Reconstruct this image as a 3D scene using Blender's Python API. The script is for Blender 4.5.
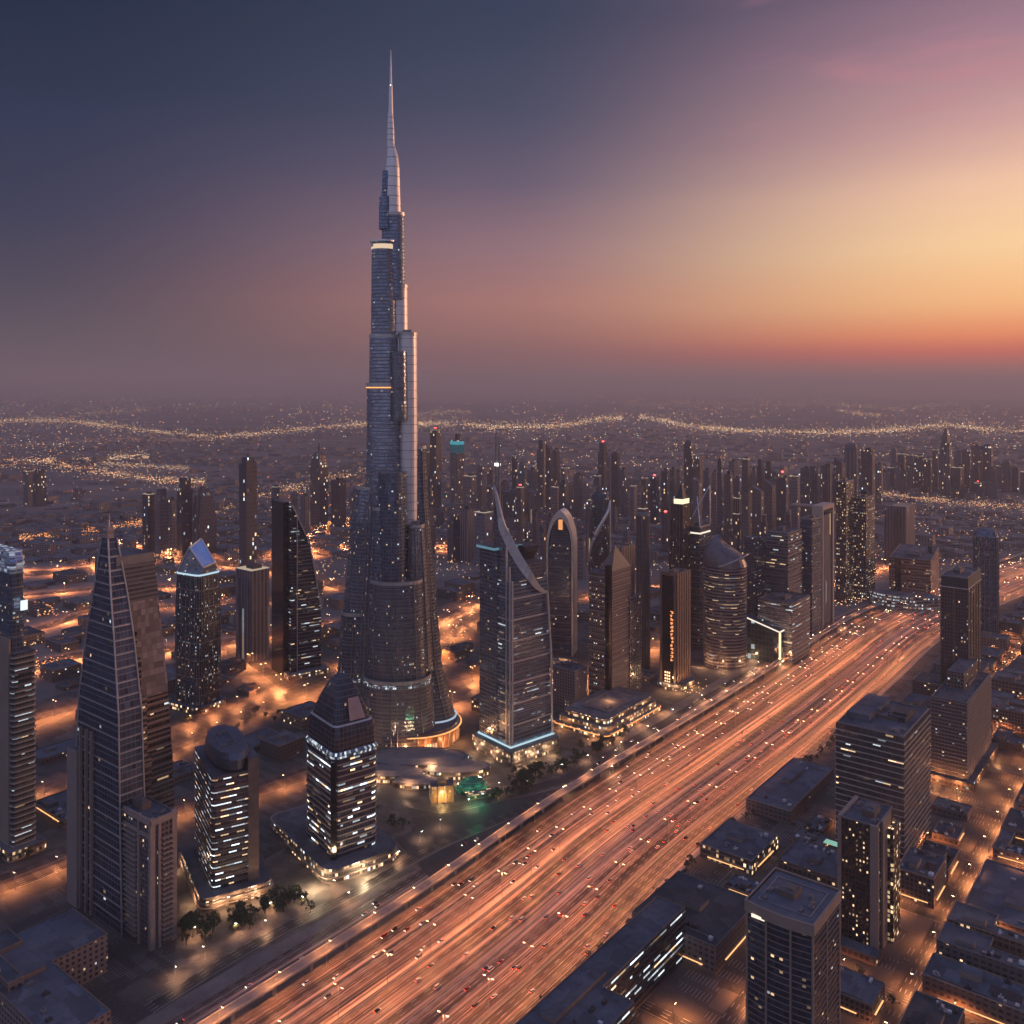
import bpy, math, random
from mathutils import Vector, noise
R = math.radians
random.seed(7)
S = bpy.context.scene
for o in list(bpy.data.objects): bpy.data.objects.remove(o)
COL = S.collection

# ------------------------------------------------------------------ camera, sky, sun, exposure
H, F, HY = 430.0, 900.0, 386.0          # camera height (m), focal length in pixels, horizon row
cam = bpy.data.cameras.new('camera')
cam.sensor_width = 36.0; cam.lens = 36.0 * F / 1024; cam.shift_y = -(512 - HY) / 1024
cam.clip_start = 1.0; cam.clip_end = 400000.0
co = bpy.data.objects.new('camera', cam); COL.objects.link(co)
co.location = (0, 0, H); co.rotation_euler = (R(90), 0, 0)
S.camera = co

S.render.engine = 'CYCLES'
c = S.cycles
c.use_denoising = True
try: c.denoiser = 'OPENIMAGEDENOISE'
except Exception: pass
c.max_bounces = 5; c.diffuse_bounces = 2; c.glossy_bounces = 3; c.transmission_bounces = 2
c.volume_bounces = 2; c.transparent_max_bounces = 4
c.sample_clamp_indirect = 3.0; c.sample_clamp_direct = 0.0
c.use_light_tree = True; c.caustics_reflective = False; c.caustics_refractive = False
c.use_adaptive_sampling = False
S.view_settings.view_transform = 'Standard'; S.view_settings.look = 'None'
S.view_settings.exposure = 0.0; S.view_settings.gamma = 1.0
try: S.view_settings.use_curve_mapping = False
except Exception: pass

def lin(r, g, b):
    def f(c):
        c = c / 255.0
        return c / 12.92 if c <= 0.04045 else ((c + 0.055) / 1.055) ** 2.4
    return (f(r), f(g), f(b), 1.0)

SUN_AZ = 38.0                            # degrees to the right of the view axis
SUN_EL = 1.5
def build_world():
    w = bpy.data.worlds.new('World'); S.world = w; w.use_nodes = True
    nt = w.node_tree; N = nt.nodes; L = nt.links; N.clear()
    out = N.new('ShaderNodeOutputWorld'); bg = N.new('ShaderNodeBackground')
    tc = N.new('ShaderNodeTexCoord'); sep = N.new('ShaderNodeSeparateXYZ')
    L.new(tc.outputs['Generated'], sep.inputs[0])
    def M(op, a, b=None, c=None, clamp=False):
        n = N.new('ShaderNodeMath'); n.operation = op; n.use_clamp = clamp
        for i, v in enumerate((a, b, c)):
            if v is None: continue
            if isinstance(v, (int, float)): n.inputs[i].default_value = v
            else: L.new(v, n.inputs[i])
        return n.outputs[0]
    az = M('ARCTAN2', sep.outputs[0], sep.outputs[1])            # 0 straight ahead, + to the right
    d = M('SUBTRACT', az, R(SUN_AZ)); 
    ang = M('ARCCOSINE', M('COSINE', d))                          # 0..pi away from the glow
    el = M('ARCSINE', sep.outputs[2])
    # slow unevenness of the thin high cloud
    nz = N.new('ShaderNodeTexNoise'); nz.inputs['Scale'].default_value = 1.0; nz.inputs['Detail'].default_value = 4
    mp = N.new('ShaderNodeMapping'); mp.inputs['Scale'].default_value = (1.2, 1.2, 7.0); mp.inputs['Rotation'].default_value = (0.0, R(14), 0)
    L.new(tc.outputs['Generated'], mp.inputs[0]); L.new(mp.outputs[0], nz.inputs['Vector'])
    wob = M('MULTIPLY', M('SUBTRACT', nz.outputs[0], 0.5), 0.085)
    e2 = M('ADD', el, M('MULTIPLY', wob, M('MULTIPLY', el, 3.0, clamp=True)))
    t = M('DIVIDE', e2, R(60), clamp=True)
    mp2 = N.new('ShaderNodeMapping'); mp2.inputs['Scale'].default_value = (2.2, 2.2, 13.0); mp2.inputs['Rotation'].default_value = (0.0, R(24), 0); mp2.inputs['Location'].default_value = (3.1, 0.4, 0)
    n2 = N.new('ShaderNodeTexNoise'); n2.inputs['Scale'].default_value = 1.6; n2.inputs['Detail'].default_value = 6; n2.inputs['Roughness'].default_value = .55
    L.new(tc.outputs['Generated'], mp2.inputs[0]); L.new(mp2.outputs[0], n2.inputs['Vector'])
    wr = N.new('ShaderNodeMapRange'); wr.interpolation_type = 'SMOOTHSTEP'; L.new(n2.outputs[0], wr.inputs[0]); wr.inputs[1].default_value = .52; wr.inputs[2].default_value = .72
    we = N.new('ShaderNodeMapRange'); we.interpolation_type = 'SMOOTHSTEP'; L.new(el, we.inputs[0]); we.inputs[1].default_value = R(9); we.inputs[2].default_value = R(18)
    wa = N.new('ShaderNodeMapRange'); wa.interpolation_type = 'SMOOTHSTEP'; L.new(ang, wa.inputs[0]); wa.inputs[1].default_value = R(36); wa.inputs[2].default_value = R(12)
    wisp = M('MULTIPLY', M('MULTIPLY', wr.outputs[0], we.outputs[0]), M('MULTIPLY', wa.outputs[0], .45))
    def ramp(stops):
        r = N.new('ShaderNodeValToRGB'); cr = r.color_ramp; cr.interpolation = 'B_SPLINE' if False else 'LINEAR'
        while len(cr.elements) > 1: cr.elements.remove(cr.elements[-1])
        for i, (deg, col) in enumerate(stops):
            e = cr.elements[0] if i == 0 else cr.elements.new(deg / 60.0)
            e.position = deg / 60.0; e.color = lin(*col)
        L.new(t, r.inputs[0]); return r.outputs[0]
    # sky colours, elevation in degrees; the unseen zenith is brightened as added fill light
    right = ramp([(0, (170,95,85)), (1.2, (195,100,78)), (2.0, (226,104,74)), (3.0, (250,146,88)), (4.8, (255,190,126)), (8.0, (255,212,158)), (11.5, (244,198,166)), (15.0, (206,160,156)), (19, (162,126,140)), (22, (128,104,124)), (27, (84,86,112)), (38, (120,120,160)), (60, (118,134,182))])
    mid = ramp([(0, (118,84,86)), (2.0, (132,90,88)), (3.4, (152,104,96)), (5.5, (168,116,108)), (9, (144,112,120)), (13, (100,90,111)), (17, (68,74,98)), (22, (50,62,86)), (27, (42,56,82)), (38, (104,108,150)), (60, (118,134,182))])
    left = ramp([(0, (78,73,82)), (3, (76,72,82)), (6, (62,63,80)), (10, (46,55,80)), (15, (36,50,77)), (20, (23,41,65)), (25, (21,38,62)), (38, (98,104,146)), (60, (118,134,182))])
    back = ramp([(0, (116,118,136)), (6, (150,154,178)), (15, (138,148,182)), (40, (118,130,176)), (60, (118,134,182))])  # unseen sky behind the camera, brightened to add fill light
    def mix(f, a, b):
        m = N.new('ShaderNodeMix'); m.data_type = 'RGBA'; m.clamp_factor = True
        L.new(f, m.inputs[0]); L.new(a, m.inputs[6]); L.new(b, m.inputs[7]); return m.outputs[2]
    def ss(a, b):
        r = N.new('ShaderNodeMapRange'); r.interpolation_type = 'SMOOTHSTEP'
        L.new(ang, r.inputs[0]); r.inputs[1].default_value = R(a); r.inputs[2].default_value = R(b); return r.outputs[0]
    def ln(a, b):
        r = N.new('ShaderNodeMapRange')
        L.new(ang, r.inputs[0]); r.inputs[1].default_value = R(a); r.inputs[2].default_value = R(b); return r.outputs[0]
    col = mix(ss(6, 39), right, mid)
    col = mix(ss(33, 68), col, left)
    col = mix(ss(70, 130), col, back)
    pk = N.new('ShaderNodeRGB'); pk.outputs[0].default_value = lin(196,128,142)
    col = mix(wisp, col, pk.outputs[0])
    sky = N.new('ShaderNodeTexSky'); sky.sky_type = 'NISHITA'; sky.sun_disc = False
    sky.sun_elevation = R(SUN_EL); sky.sun_rotation = R(SUN_AZ); sky.air_density = 1.5; sky.dust_density = 3
    b2 = N.new('ShaderNodeBackground'); L.new(sky.outputs[0], b2.inputs[0]); b2.inputs[1].default_value = 0.0006
    bst = M('ADD', 1.06, M('MULTIPLY', M('POWER', 2.718, M('DIVIDE', el, -R(5.5))), 0.42))
    L.new(col, bg.inputs[0]); L.new(bst, bg.inputs[1]); bg_unused = 1; pass
    add = N.new('ShaderNodeAddShader'); L.new(bg.outputs[0], add.inputs[0]); L.new(b2.outputs[0], add.inputs[1])
    L.new(add.outputs[0], out.inputs[0])
    w.cycles.sampling_method = 'AUTOMATIC'
build_world()
sl = bpy.data.lights.new('sun', 'SUN'); sl.energy = 2.2; sl.angle = R(12); sl.color = (1.0, 0.52, 0.30)
so = bpy.data.objects.new('sun', sl); COL.objects.link(so)
sd = Vector((math.sin(R(70)) * math.cos(R(7)), math.cos(R(70)) * math.cos(R(7)), math.sin(R(7))))
so.rotation_euler = sd.to_track_quat('Z', 'Y').to_euler()

# ------------------------------------------------------------------ helpers
def gp(px, py):
    Y = H * F / (py - HY); return ((px - 512) / F * Y, Y)
def mpp(py): return H / (py - HY)         # metres per pixel for something whose foot is on row py
def ztop(py_top, py_base): return H - (py_top - HY) * mpp(py_base)
def tag(o, label=None, cat=None, group=None, kind=None):
    if label: o['label'] = label
    if cat: o['category'] = cat
    if group: o['group'] = group
    if kind: o['kind'] = kind
    return o
def empty(name, loc=(0, 0, 0), rz=0.0):
    o = bpy.data.objects.new(name, None); COL.objects.link(o)
    o.location = loc; o.rotation_euler = (0, 0, rz); o.empty_display_size = 5
    return o
def thing(name, label, cat, loc, rz=0.0, group=None):
    return tag(empty(name, loc, rz), label, cat, group)

class MB:
    def __init__(s): s.v = []; s.f = []; s.m = []; s.uv = []
    def quad(s, pts, mi=0, uv=None):
        b = len(s.v); s.v += [tuple(p) for p in pts]; s.f.append(tuple(range(b, b + len(pts)))); s.m.append(mi)
        if uv is None:
            uv = [(p[0] + p[1], p[2]) for p in pts]
        s.uv.append(uv)
    def box(s, cx, cy, z0, sx, sy, h, rz=0.0, mi=0, mtop=None, bottom=False):
        cr, sr = math.cos(rz), math.sin(rz)
        P = [(cx + x * cr - y * sr, cy + x * sr + y * cr) for x, y in ((-sx/2,-sy/2),(sx/2,-sy/2),(sx/2,sy/2),(-sx/2,sy/2))]
        s.prism(P, z0, z0 + h, mi, mtop, bottom)
    def prism(s, P, z0, z1, mi=0, mtop=None, bottom=False, cap=True):
        n = len(P); u = 0.0
        for i in range(n):
            a, b = P[i], P[(i + 1) % n]; l = math.hypot(b[0]-a[0], b[1]-a[1])
            s.quad([(a[0],a[1],z0),(b[0],b[1],z0),(b[0],b[1],z1),(a[0],a[1],z1)], mi, [(u,z0),(u+l,z0),(u+l,z1),(u,z1)])
            u += l
        if cap: s.quad([(x,y,z1) for x,y in P], mi if mtop is None else mtop, [(x,y) for x,y in P])
        if bottom: s.quad([(x,y,z0) for x,y in reversed(P)], mi, [(x,y) for x,y in reversed(P)])
    def loft(s, rings, mi=0, cap=True, mtop=None, closed=True):
        """rings: list of lists of 3-D points, same count; u runs along the perimeter in metres, v is height in metres."""
        n = len(rings[0]); us = [0.0]
        mid = rings[0]
        for i in range(n):
            a, b = mid[i], mid[(i+1) % n]; us.append(us[-1] + math.hypot(b[0]-a[0], b[1]-a[1]))
        for r0, r1 in zip(rings, rings[1:]):
            for i in range(n if closed else n - 1):
                j = (i + 1) % n
                s.quad([r0[i], r0[j], r1[j], r1[i]], mi, [(us[i], r0[i][2]), (us[i+1], r0[j][2]), (us[i+1], r1[j][2]), (us[i], r1[i][2])])
        if cap: s.quad(rings[-1], mi if mtop is None else mtop, [(p[0], p[1]) for p in rings[-1]])
    def bar(s, p, q, w, h=None, mi=0):
        """rectangular bar from p to q"""
        h = h or w; p = Vector(p); q = Vector(q); d = (q - p)
        if d.length < 1e-6: return
        d.normalize(); up = Vector((0, 0, 1)) if abs(d.z) < 0.95 else Vector((1, 0, 0))
        a = d.cross(up).normalized() * w / 2; b = a.cross(d).normalized() * h / 2
        c0 = [p-a-b, p+a-b, p+a+b, p-a+b]; c1 = [q-a-b, q+a-b, q+a+b, q-a+b]
        L_ = (q - p).length
        for i in range(4):
            j = (i + 1) % 4; s.quad([c0[i], c0[j], c1[j], c1[i]], mi, [(0,0),(w,0),(w,L_),(0,L_)])
        s.quad(list(reversed(c0)), mi); s.quad(c1, mi)
    def tube(s, pts, rad, n=8, mi=0, cap=True):
        """round tube along points; rad a number or list"""
        rings = []
        for k, p in enumerate(pts):
            p = Vector(p)
            d = (Vector(pts[min(k+1, len(pts)-1)]) - Vector(pts[max(k-1, 0)])).normalized()
            up = Vector((0, 0, 1)) if abs(d.z) < 0.9 else Vector((1, 0, 0))
            a = d.cross(up).normalized(); b = a.cross(d).normalized()
            r = rad[k] if isinstance(rad, (list, tuple)) else rad
            rings.append([tuple(p + a * (r * math.cos(2*math.pi*i/n)) - b * (r * math.sin(2*math.pi*i/n))) for i in range(n)])
        s.loft(rings, mi, cap=cap)
    def build(s, name, mats, parent=None, loc=None, rz=0.0, smooth=False):
        me = bpy.data.meshes.new(name); me.from_pydata(s.v, [], s.f)
        if not isinstance(mats, (list, tuple)): mats = [mats]
        for m in mats: me.materials.append(m)
        me.polygons.foreach_set('material_index', s.m)
        ul = me.uv_layers.new(name='UVMap'); flat = []
        for u in s.uv:
            for a in u: flat += [a[0], a[1]]
        ul.data.foreach_set('uv', flat)
        if smooth: me.shade_smooth()
        me.update()
        o = bpy.data.objects.new(name, me); COL.objects.link(o)
        if parent is not None: o.parent = parent
        if loc is not None: o.location = loc
        o.rotation_euler = (0, 0, rz)
        return o
def copy_tree(o, parent=None):
    c = o.copy(); COL.objects.link(c)
    if parent is not None: c.parent = parent
    for ch in o.children: copy_tree(ch, c)
    return c

# ------------------------------------------------------------------ plans and levels
def rect(w, d): return [(-w/2,-d/2),(w/2,-d/2),(w/2,d/2),(-w/2,d/2)]
def rrect(w, d, r, n=5):
    P = []
    for cx, cy, a0 in ((w/2-r,-d/2+r,-90),(w/2-r,d/2-r,0),(-w/2+r,d/2-r,90),(-w/2+r,-d/2+r,180)):
        for k in range(n + 1):
            a = R(a0 + 90.0 * k / n); P.append((cx + r*math.cos(a), cy + r*math.sin(a)))
    return P
def ell(w, d, n=28): return [(w/2*math.cos(2*math.pi*k/n), d/2*math.sin(2*math.pi*k/n)) for k in range(n)]
def cham(w, d, r): return rrect(w, d, r, 1)
def at_level(plan, lv):
    """lv = (z, sx, sy, ox, oy)"""
    z, sx, sy, ox, oy = (tuple(lv) + (1, 1, 0, 0)[len(lv)-1:]) if len(lv) < 5 else lv
    return [(x*sx + ox, y*sy + oy, z) for x, y in plan]
def norm_lv(lv):
    lv = tuple(lv)
    if len(lv) == 1: return lv + (1, 1, 0, 0)
    if len(lv) == 2: return (lv[0], lv[1], lv[1], 0, 0)
    if len(lv) == 3: return lv + (0, 0)
    return lv
def lerp_lv(levels, z):
    for a, b in zip(levels, levels[1:]):
        if a[0] <= z <= b[0]:
            t = (z - a[0]) / max(1e-6, b[0] - a[0]); return tuple(x + (y - x) * t for x, y in zip(a, b))
    return levels[-1]
def shell(plan, levels, mb=None, mi=0, mtop=1, cap=True):
    mb = mb or MB(); levels = [norm_lv(l) for l in levels]
    mb.loft([at_level(plan, l) for l in levels], mi, cap=cap, mtop=mtop); return mb
def bands(plan, levels, step, out=0.5, th=0.9, z0=None, z1=None, mb=None, mi=0, skip=None):
    """protruding floor edges all round"""
    mb = mb or MB(); levels = [norm_lv(l) for l in levels]
    z = levels[0][0] + step if z0 is None else z0; z1 = levels[-1][0] if z1 is None else z1
    n = len(plan)
    xs = [abs(p[0]) for p in plan]; ys = [abs(p[1]) for p in plan]; mw, md = max(xs), max(ys)
    while z <= z1 + 1e-3:
        l = lerp_lv(levels, z)
        def ring(zz, o):
            ll = lerp_lv(levels, min(max(zz, levels[0][0]), levels[-1][0]))
            hx, hy = max(mw * ll[1], .5), max(md * ll[2], .5)
            return [(x*ll[1]*(1 + o/hx) + ll[3], y*ll[2]*(1 + o/hy) + ll[4], zz) for x, y in plan]
        a = ring(z - th, 0.02); b = ring(z - th, out); c_ = ring(z, out); d = ring(z, 0.02)
        mb.loft([a, b, c_, d], mi, cap=False)
        z += step
    return mb
def fins(plan, levels, spacing, w=0.5, out=0.6, mb=None, mi=0, corners=True):
    """vertical ribs up the outside"""
    mb = mb or MB(); levels = [norm_lv(l) for l in levels]; n = len(plan)
    for i in range(n):
        a, b = plan[i], plan[(i+1) % n]; L_ = math.hypot(b[0]-a[0], b[1]-a[1])
        k = max(1, round(L_ / spacing)); nx, ny = (b[1]-a[1]) / L_, -(b[0]-a[0]) / L_
        tx, ty = (b[0]-a[0]) / L_, (b[1]-a[1]) / L_
        for j in range(k):
            t = j / k if corners else (j + .5) / k
            x, y = a[0] + (b[0]-a[0])*t, a[1] + (b[1]-a[1])*t
            rings = []
            for l in levels:
                cx, cy = x*l[1] + l[3], y*l[2] + l[4]
                rings.append([(cx - tx*w/2, cy - ty*w/2, l[0]), (cx - tx*w/2 + nx*out, cy - ty*w/2 + ny*out, l[0]),
                              (cx + tx*w/2 + nx*out, cy + ty*w/2 + ny*out, l[0]), (cx + tx*w/2, cy + ty*w/2, l[0])])
            mb.loft(rings, mi, cap=True)
    return mb

# ------------------------------------------------------------------ materials
MATS = {}
class NT:
    def __init__(s, name):
        s.mat = bpy.data.materials.new(name); s.mat.use_nodes = True; s.nt = s.mat.node_tree
        s.N = s.nt.nodes; s.L = s.nt.links; s.N.clear()
        s.out = s.N.new('ShaderNodeOutputMaterial'); s.b = s.N.new('ShaderNodeBsdfPrincipled')
        s.L.new(s.b.outputs[0], s.out.inputs[0])
    def M(s, op, a, b=None, c=None, clamp=False):
        n = s.N.new('ShaderNodeMath'); n.operation = op; n.use_clamp = clamp
        for i, v in enumerate((a, b, c)):
            if v is None: continue
            if isinstance(v, (int, float)): n.inputs[i].default_value = v
            else: s.L.new(v, n.inputs[i])
        return n.outputs[0]
    def mix(s, f, a, b, mode='MIX'):
        m = s.N.new('ShaderNodeMix'); m.data_type = 'RGBA'; m.blend_type = mode
        for i, v in ((0, f), (6, a), (7, b)):
            if isinstance(v, (int, float)): m.inputs[i].default_value = v
            elif isinstance(v, tuple): m.inputs[i].default_value = v if len(v) == 4 else v + (1,)
            else: s.L.new(v, m.inputs[i])
        return m.outputs[2]
    def noise(s, scale=1.0, vec=None, detail=3, rough=0.5, mapscale=None, rot=None):
        n = s.N.new('ShaderNodeTexNoise'); n.inputs['Scale'].default_value = scale
        n.inputs['Detail'].default_value = detail; n.inputs['Roughness'].default_value = rough
        if vec is None: vec = s.obj()
        if mapscale or rot:
            m = s.N.new('ShaderNodeMapping'); m.inputs['Scale'].default_value = mapscale or (1,1,1)
            if rot: m.inputs['Rotation'].default_value = rot
            s.L.new(vec, m.inputs[0]); vec = m.outputs[0]
        s.L.new(vec, n.inputs['Vector']); return n.outputs[0]
    def obj(s):
        if not hasattr(s, '_tc'): s._tc = s.N.new('ShaderNodeTexCoord')
        return s._tc.outputs['Object']
    def uv(s):
        s.obj(); return s._tc.outputs['UV']
    def sep(s, v):
        n = s.N.new('ShaderNodeSeparateXYZ'); s.L.new(v, n.inputs[0]); return n.outputs
    def comb(s, x, y, z=0.0):
        n = s.N.new('ShaderNodeCombineXYZ')
        for i, v in enumerate((x, y, z)):
            if isinstance(v, (int, float)): n.inputs[i].default_value = v
            else: s.L.new(v, n.inputs[i])
        return n.outputs[0]
    def white(s, vec):
        n = s.N.new('ShaderNodeTexWhiteNoise'); n.noise_dimensions = '3D'; s.L.new(vec, n.inputs['Vector']); return n.outputs
    def rng(s, v, a, b, c_, d, clamp=True):
        n = s.N.new('ShaderNodeMapRange'); s.L.new(v, n.inputs[0]); n.clamp = clamp
        for i, x in enumerate((a, b, c_, d)): n.inputs[i+1].default_value = x
        return n.outputs[0]
    def set(s, **k):
        for key, v in k.items():
            i = s.b.inputs[key.replace('_', ' ')]
            if isinstance(v, (int, float)): i.default_value = v
            elif isinstance(v, tuple): i.default_value = v if len(v) == 4 else v + (1,)
            else: s.L.new(v, i)
    def orand(s):
        n = s.N.new('ShaderNodeObjectInfo'); return n.outputs['Random']

def plain(name, col, rough=0.7, metal=0.0, var=0.25, scale=0.15, uvn=False):
    """one material with uneven tone (dirt, weather)"""
    if name in MATS: return MATS[name]
    t = NT(name)
    n1 = t.noise(scale, detail=4); n2 = t.noise(scale * 9, detail=2)
    f = t.M('ADD', t.M('MULTIPLY', n1, 0.7), t.M('MULTIPLY', n2, 0.3))
    lo = tuple(c * (1 - var) for c in col); hi = tuple(min(1, c * (1 + var)) for c in col)
    bc = t.mix(t.rng(f, 0.3, 0.7, 0, 1), lo, hi)
    if uvn:      # relaid sheets, patches and ponding stains on a roof
        v1 = t.N.new('ShaderNodeTexVoronoi'); v1.distance = 'CHEBYCHEV'; v1.inputs['Scale'].default_value = .085; t.L.new(t.obj(), v1.inputs['Vector'])
        q = t.sep(v1.outputs['Color']); bc = t.mix(t.M('MULTIPLY', t.M('GREATER_THAN', q[0], .62), .45), bc, tuple(c * .38 for c in col))
        bc = t.mix(t.M('MULTIPLY', t.M('GREATER_THAN', q[1], .84), .45), bc, tuple(min(1, c * 1.6) for c in col))
        st = t.noise(.35, detail=5, rough=.65); bc = t.mix(t.rng(st, .52, .66, 0, .5), bc, tuple(c * .45 for c in col))
    t.set(Base_Color=bc, Roughness=rough, Metallic=metal)
    MATS[name] = t.mat; return t.mat
def emit(name, col, strength, sample=False):
    if name in MATS: return MATS[name]
    m = bpy.data.materials.new(name); m.use_nodes = True; nt = m.node_tree; nt.nodes.clear()
    o = nt.nodes.new('ShaderNodeOutputMaterial'); e = nt.nodes.new('ShaderNodeEmission')
    e.inputs[0].default_value = tuple(col) + (1,); e.inputs[1].default_value = strength
    nt.links.new(e.outputs[0], o.inputs[0])
    m.cycles.emission_sampling = 'AUTO' if sample else 'NONE'
    MATS[name] = m; return m
def facade(name, glass=(.028,.032,.042), frame=(.10,.10,.11), fh=4.0, bay=3.0, hz=0.22, vt=0.14, lit=0.12, power=1.0,
           warm=0.6, rough=0.16, strip=False, metal=0.0, spec=0.5, wob=0.05, clump=1.0):
    """curtain wall: panes in a grid of floors (fh) and bays (bay), some of them lit. UV is in metres."""
    if name in MATS: return MATS[name]
    t = NT(name); u, v, _ = t.sep(t.uv())
    uu = t.M('DIVIDE', u, bay); vv = t.M('DIVIDE', v, fh)
    fu = t.M('FRACT', uu); fv = t.M('FRACT', vv); iu = t.M('FLOOR', uu); iv = t.M('FLOOR', vv)
    inu = t.M('GREATER_THAN', fu, vt); inv = t.M('GREATER_THAN', fv, hz); pane = t.M('MULTIPLY', inu, inv)
    rnd = t.M('MULTIPLY', t.orand(), 311.0)
    gi = t.M('FLOOR', t.M('DIVIDE', t.M('ADD', iu, t.M('MULTIPLY', t.white(t.comb(7.0, iv, rnd))[0], 9.0)), 2.7)) if strip else iu
    w = t.white(t.comb(gi, iv, rnd)); wv, wc = w[0], w[1]; wpane = t.white(t.comb(iu, iv, rnd))[1]
    # whole floors and patches of rooms are used together
    cl = t.noise(1.0, vec=t.comb(t.M('MULTIPLY', iu, 0.13), t.M('MULTIPLY', iv, 0.30), rnd), detail=2)
    fl = t.white(t.comb(0.0, iv, rnd))[0]
    p = t.M('MULTIPLY', t.rng(cl, 0.38, 0.66, 0.25, 0.25 + 1.5 * clump), lit * (.8 if lit < .55 else 1))
    if strip: p = t.M('MULTIPLY', p, t.rng(fl, 0.55, 0.95, 0.3, 4.0))
    on = t.M('LESS_THAN', wv, p)
    if strip: on = t.M('MULTIPLY', on, t.M('MULTIPLY', t.M('GREATER_THAN', fv, .60), t.M('LESS_THAN', fv, .90)))
    elif fh < 8 and lit < .55: on = t.M('MULTIPLY', on, t.M('MULTIPLY', t.M('LESS_THAN', fv, .88), t.M('MULTIPLY', t.M('GREATER_THAN', fv, .45), t.M('LESS_THAN', fu, .82))))
    s3 = t.sep(wc); p3 = t.sep(wpane)
    br = t.M('POWER', t.M('MULTIPLY_ADD', s3[1], 0.95, 0.05), 3.0)
    e = t.M('MULTIPLY', t.M('MULTIPLY', on, pane), t.M('MULTIPLY', br, 1.35 * power))
    wn = t.M('LESS_THAN', s3[2], warm)
    tint = t.mix(t.orand(), (.70,.80,.98), (1.30,1.10,.98)); tint = t.mix(t.white(t.comb(rnd, 2.0, 5.0))[0], tint, t.mix(1.0, tint, (.58,.58,.60), 'MULTIPLY'))
    base = (t.mix(pane, frame, t.mix(p3[0], tuple(g * .6 for g in glass), tuple(g * 1.5 for g in glass))))
    t.set(Base_Color=t.mix(1.0, base, tint, 'MULTIPLY'),
          Roughness=t.M('MULTIPLY_ADD', t.M('SUBTRACT', 1.0, pane), 0.4, rough), Metallic=t.M('MULTIPLY', pane, metal),
          Emission_Color=t.mix(wn, (0.80, 0.92, 1.0), (1.0, 0.66, 0.36)), Emission_Strength=e)
    t.b.inputs['Specular IOR Level'].default_value = spec
    # every pane sits at a hair's different angle, so reflections break up
    g = t.N.new('ShaderNodeNewGeometry'); sc = t.N.new('ShaderNodeVectorMath'); sc.operation = 'MULTIPLY_ADD'
    t.L.new(wpane, sc.inputs[0]); sc.inputs[1].default_value = (wob,) * 3
    ad = t.N.new('ShaderNodeVectorMath'); ad.operation = 'ADD'; t.L.new(g.outputs['Normal'], ad.inputs[0]); ad.inputs[1].default_value = (-wob/2,) * 3
    t.L.new(ad.outputs[0], sc.inputs[2]); nm = t.N.new('ShaderNodeVectorMath'); nm.operation = 'NORMALIZE'
    t.L.new(sc.outputs[0], nm.inputs[0]); t.L.new(nm.outputs[0], t.b.inputs['Normal'])
    t.mat.cycles.emission_sampling = 'NONE'
    MATS[name] = t.mat; return t.mat
# ------------------------------------------------------------------ ground
def mat_ground():
    t = NT('ground_soil'); o = t.obj()
    rot = (0, 0, R(38))
    n1 = t.noise(0.0016, detail=6, rough=0.6); n2 = t.noise(0.02, detail=4)
    n3 = t.noise(0.00045, mapscale=(1, 5, 1), rot=(0, 0, R(8)), detail=5, rough=0.62)
    v = t.N.new('ShaderNodeTexVoronoi'); v.inputs['Scale'].default_value = 0.008; v.feature = 'F1'; v.distance = 'CHEBYCHEV'
    m = t.N.new('ShaderNodeMapping'); m.inputs['Rotation'].default_value = rot; t.L.new(o, m.inputs[0]); t.L.new(m.outputs[0], v.inputs['Vector'])
    cell = t.sep(v.outputs['Color'])[0]
    base = t.mix(t.rng(n1, .35, .65, 0, 1), (.13, .112, .104), (.33, .265, .225))
    base = t.mix(t.rng(n3, .42, .62, 0, .75), base, (.10, .094, .096))
    base = t.mix(t.M('MULTIPLY', cell, 0.55), base, (.11, .095, .092))
    base = t.mix(t.M('MULTIPLY', n2, 0.35), base, (.30, .23, .19))
    t.set(Base_Color=base, Roughness=0.9); t.b.inputs['Specular IOR Level'].default_value = 0.2
    return t.mat
mb = MB(); G = 150000.0
xs = [-G, -20000, -3000, 3000, 20000, G]; ys = [-3000, 3000, 12000, 40000, G]
for i in range(len(xs)-1):
    for j in range(len(ys)-1):
        mb.quad([(xs[i],ys[j],0),(xs[i+1],ys[j],0),(xs[i+1],ys[j+1],0),(xs[i],ys[j+1],0)])
tag(mb.build('ground', mat_ground()), kind='structure')

def sheet(pts, mat, z, name):
    mb = MB(); mb.quad([(x,y,z) for x,y in pts], 0, [(x,y) for x,y in pts]); tag(mb.build(name, mat), kind='structure')
# ------------------------------------------------------------------ haze
hz = MB(); hz.box(0, 76500, -1.0, 300100, 159200, 901.0, bottom=True)
hm = bpy.data.materials.new('haze'); hm.use_nodes = True; hn = hm.node_tree; hn.nodes.clear()
ho = hn.nodes.new('ShaderNodeOutputMaterial'); hp = hn.nodes.new('ShaderNodeVolumePrincipled')
hp.inputs['Color'].default_value = (.66, .60, .60, 1); hp.inputs['Density'].default_value = 0.000072; hp.inputs['Anisotropy'].default_value = 0.2
hn.links.new(hp.outputs[0], ho.inputs['Volume'])
tag(hz.build('haze', hm), kind='stuff')

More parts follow.
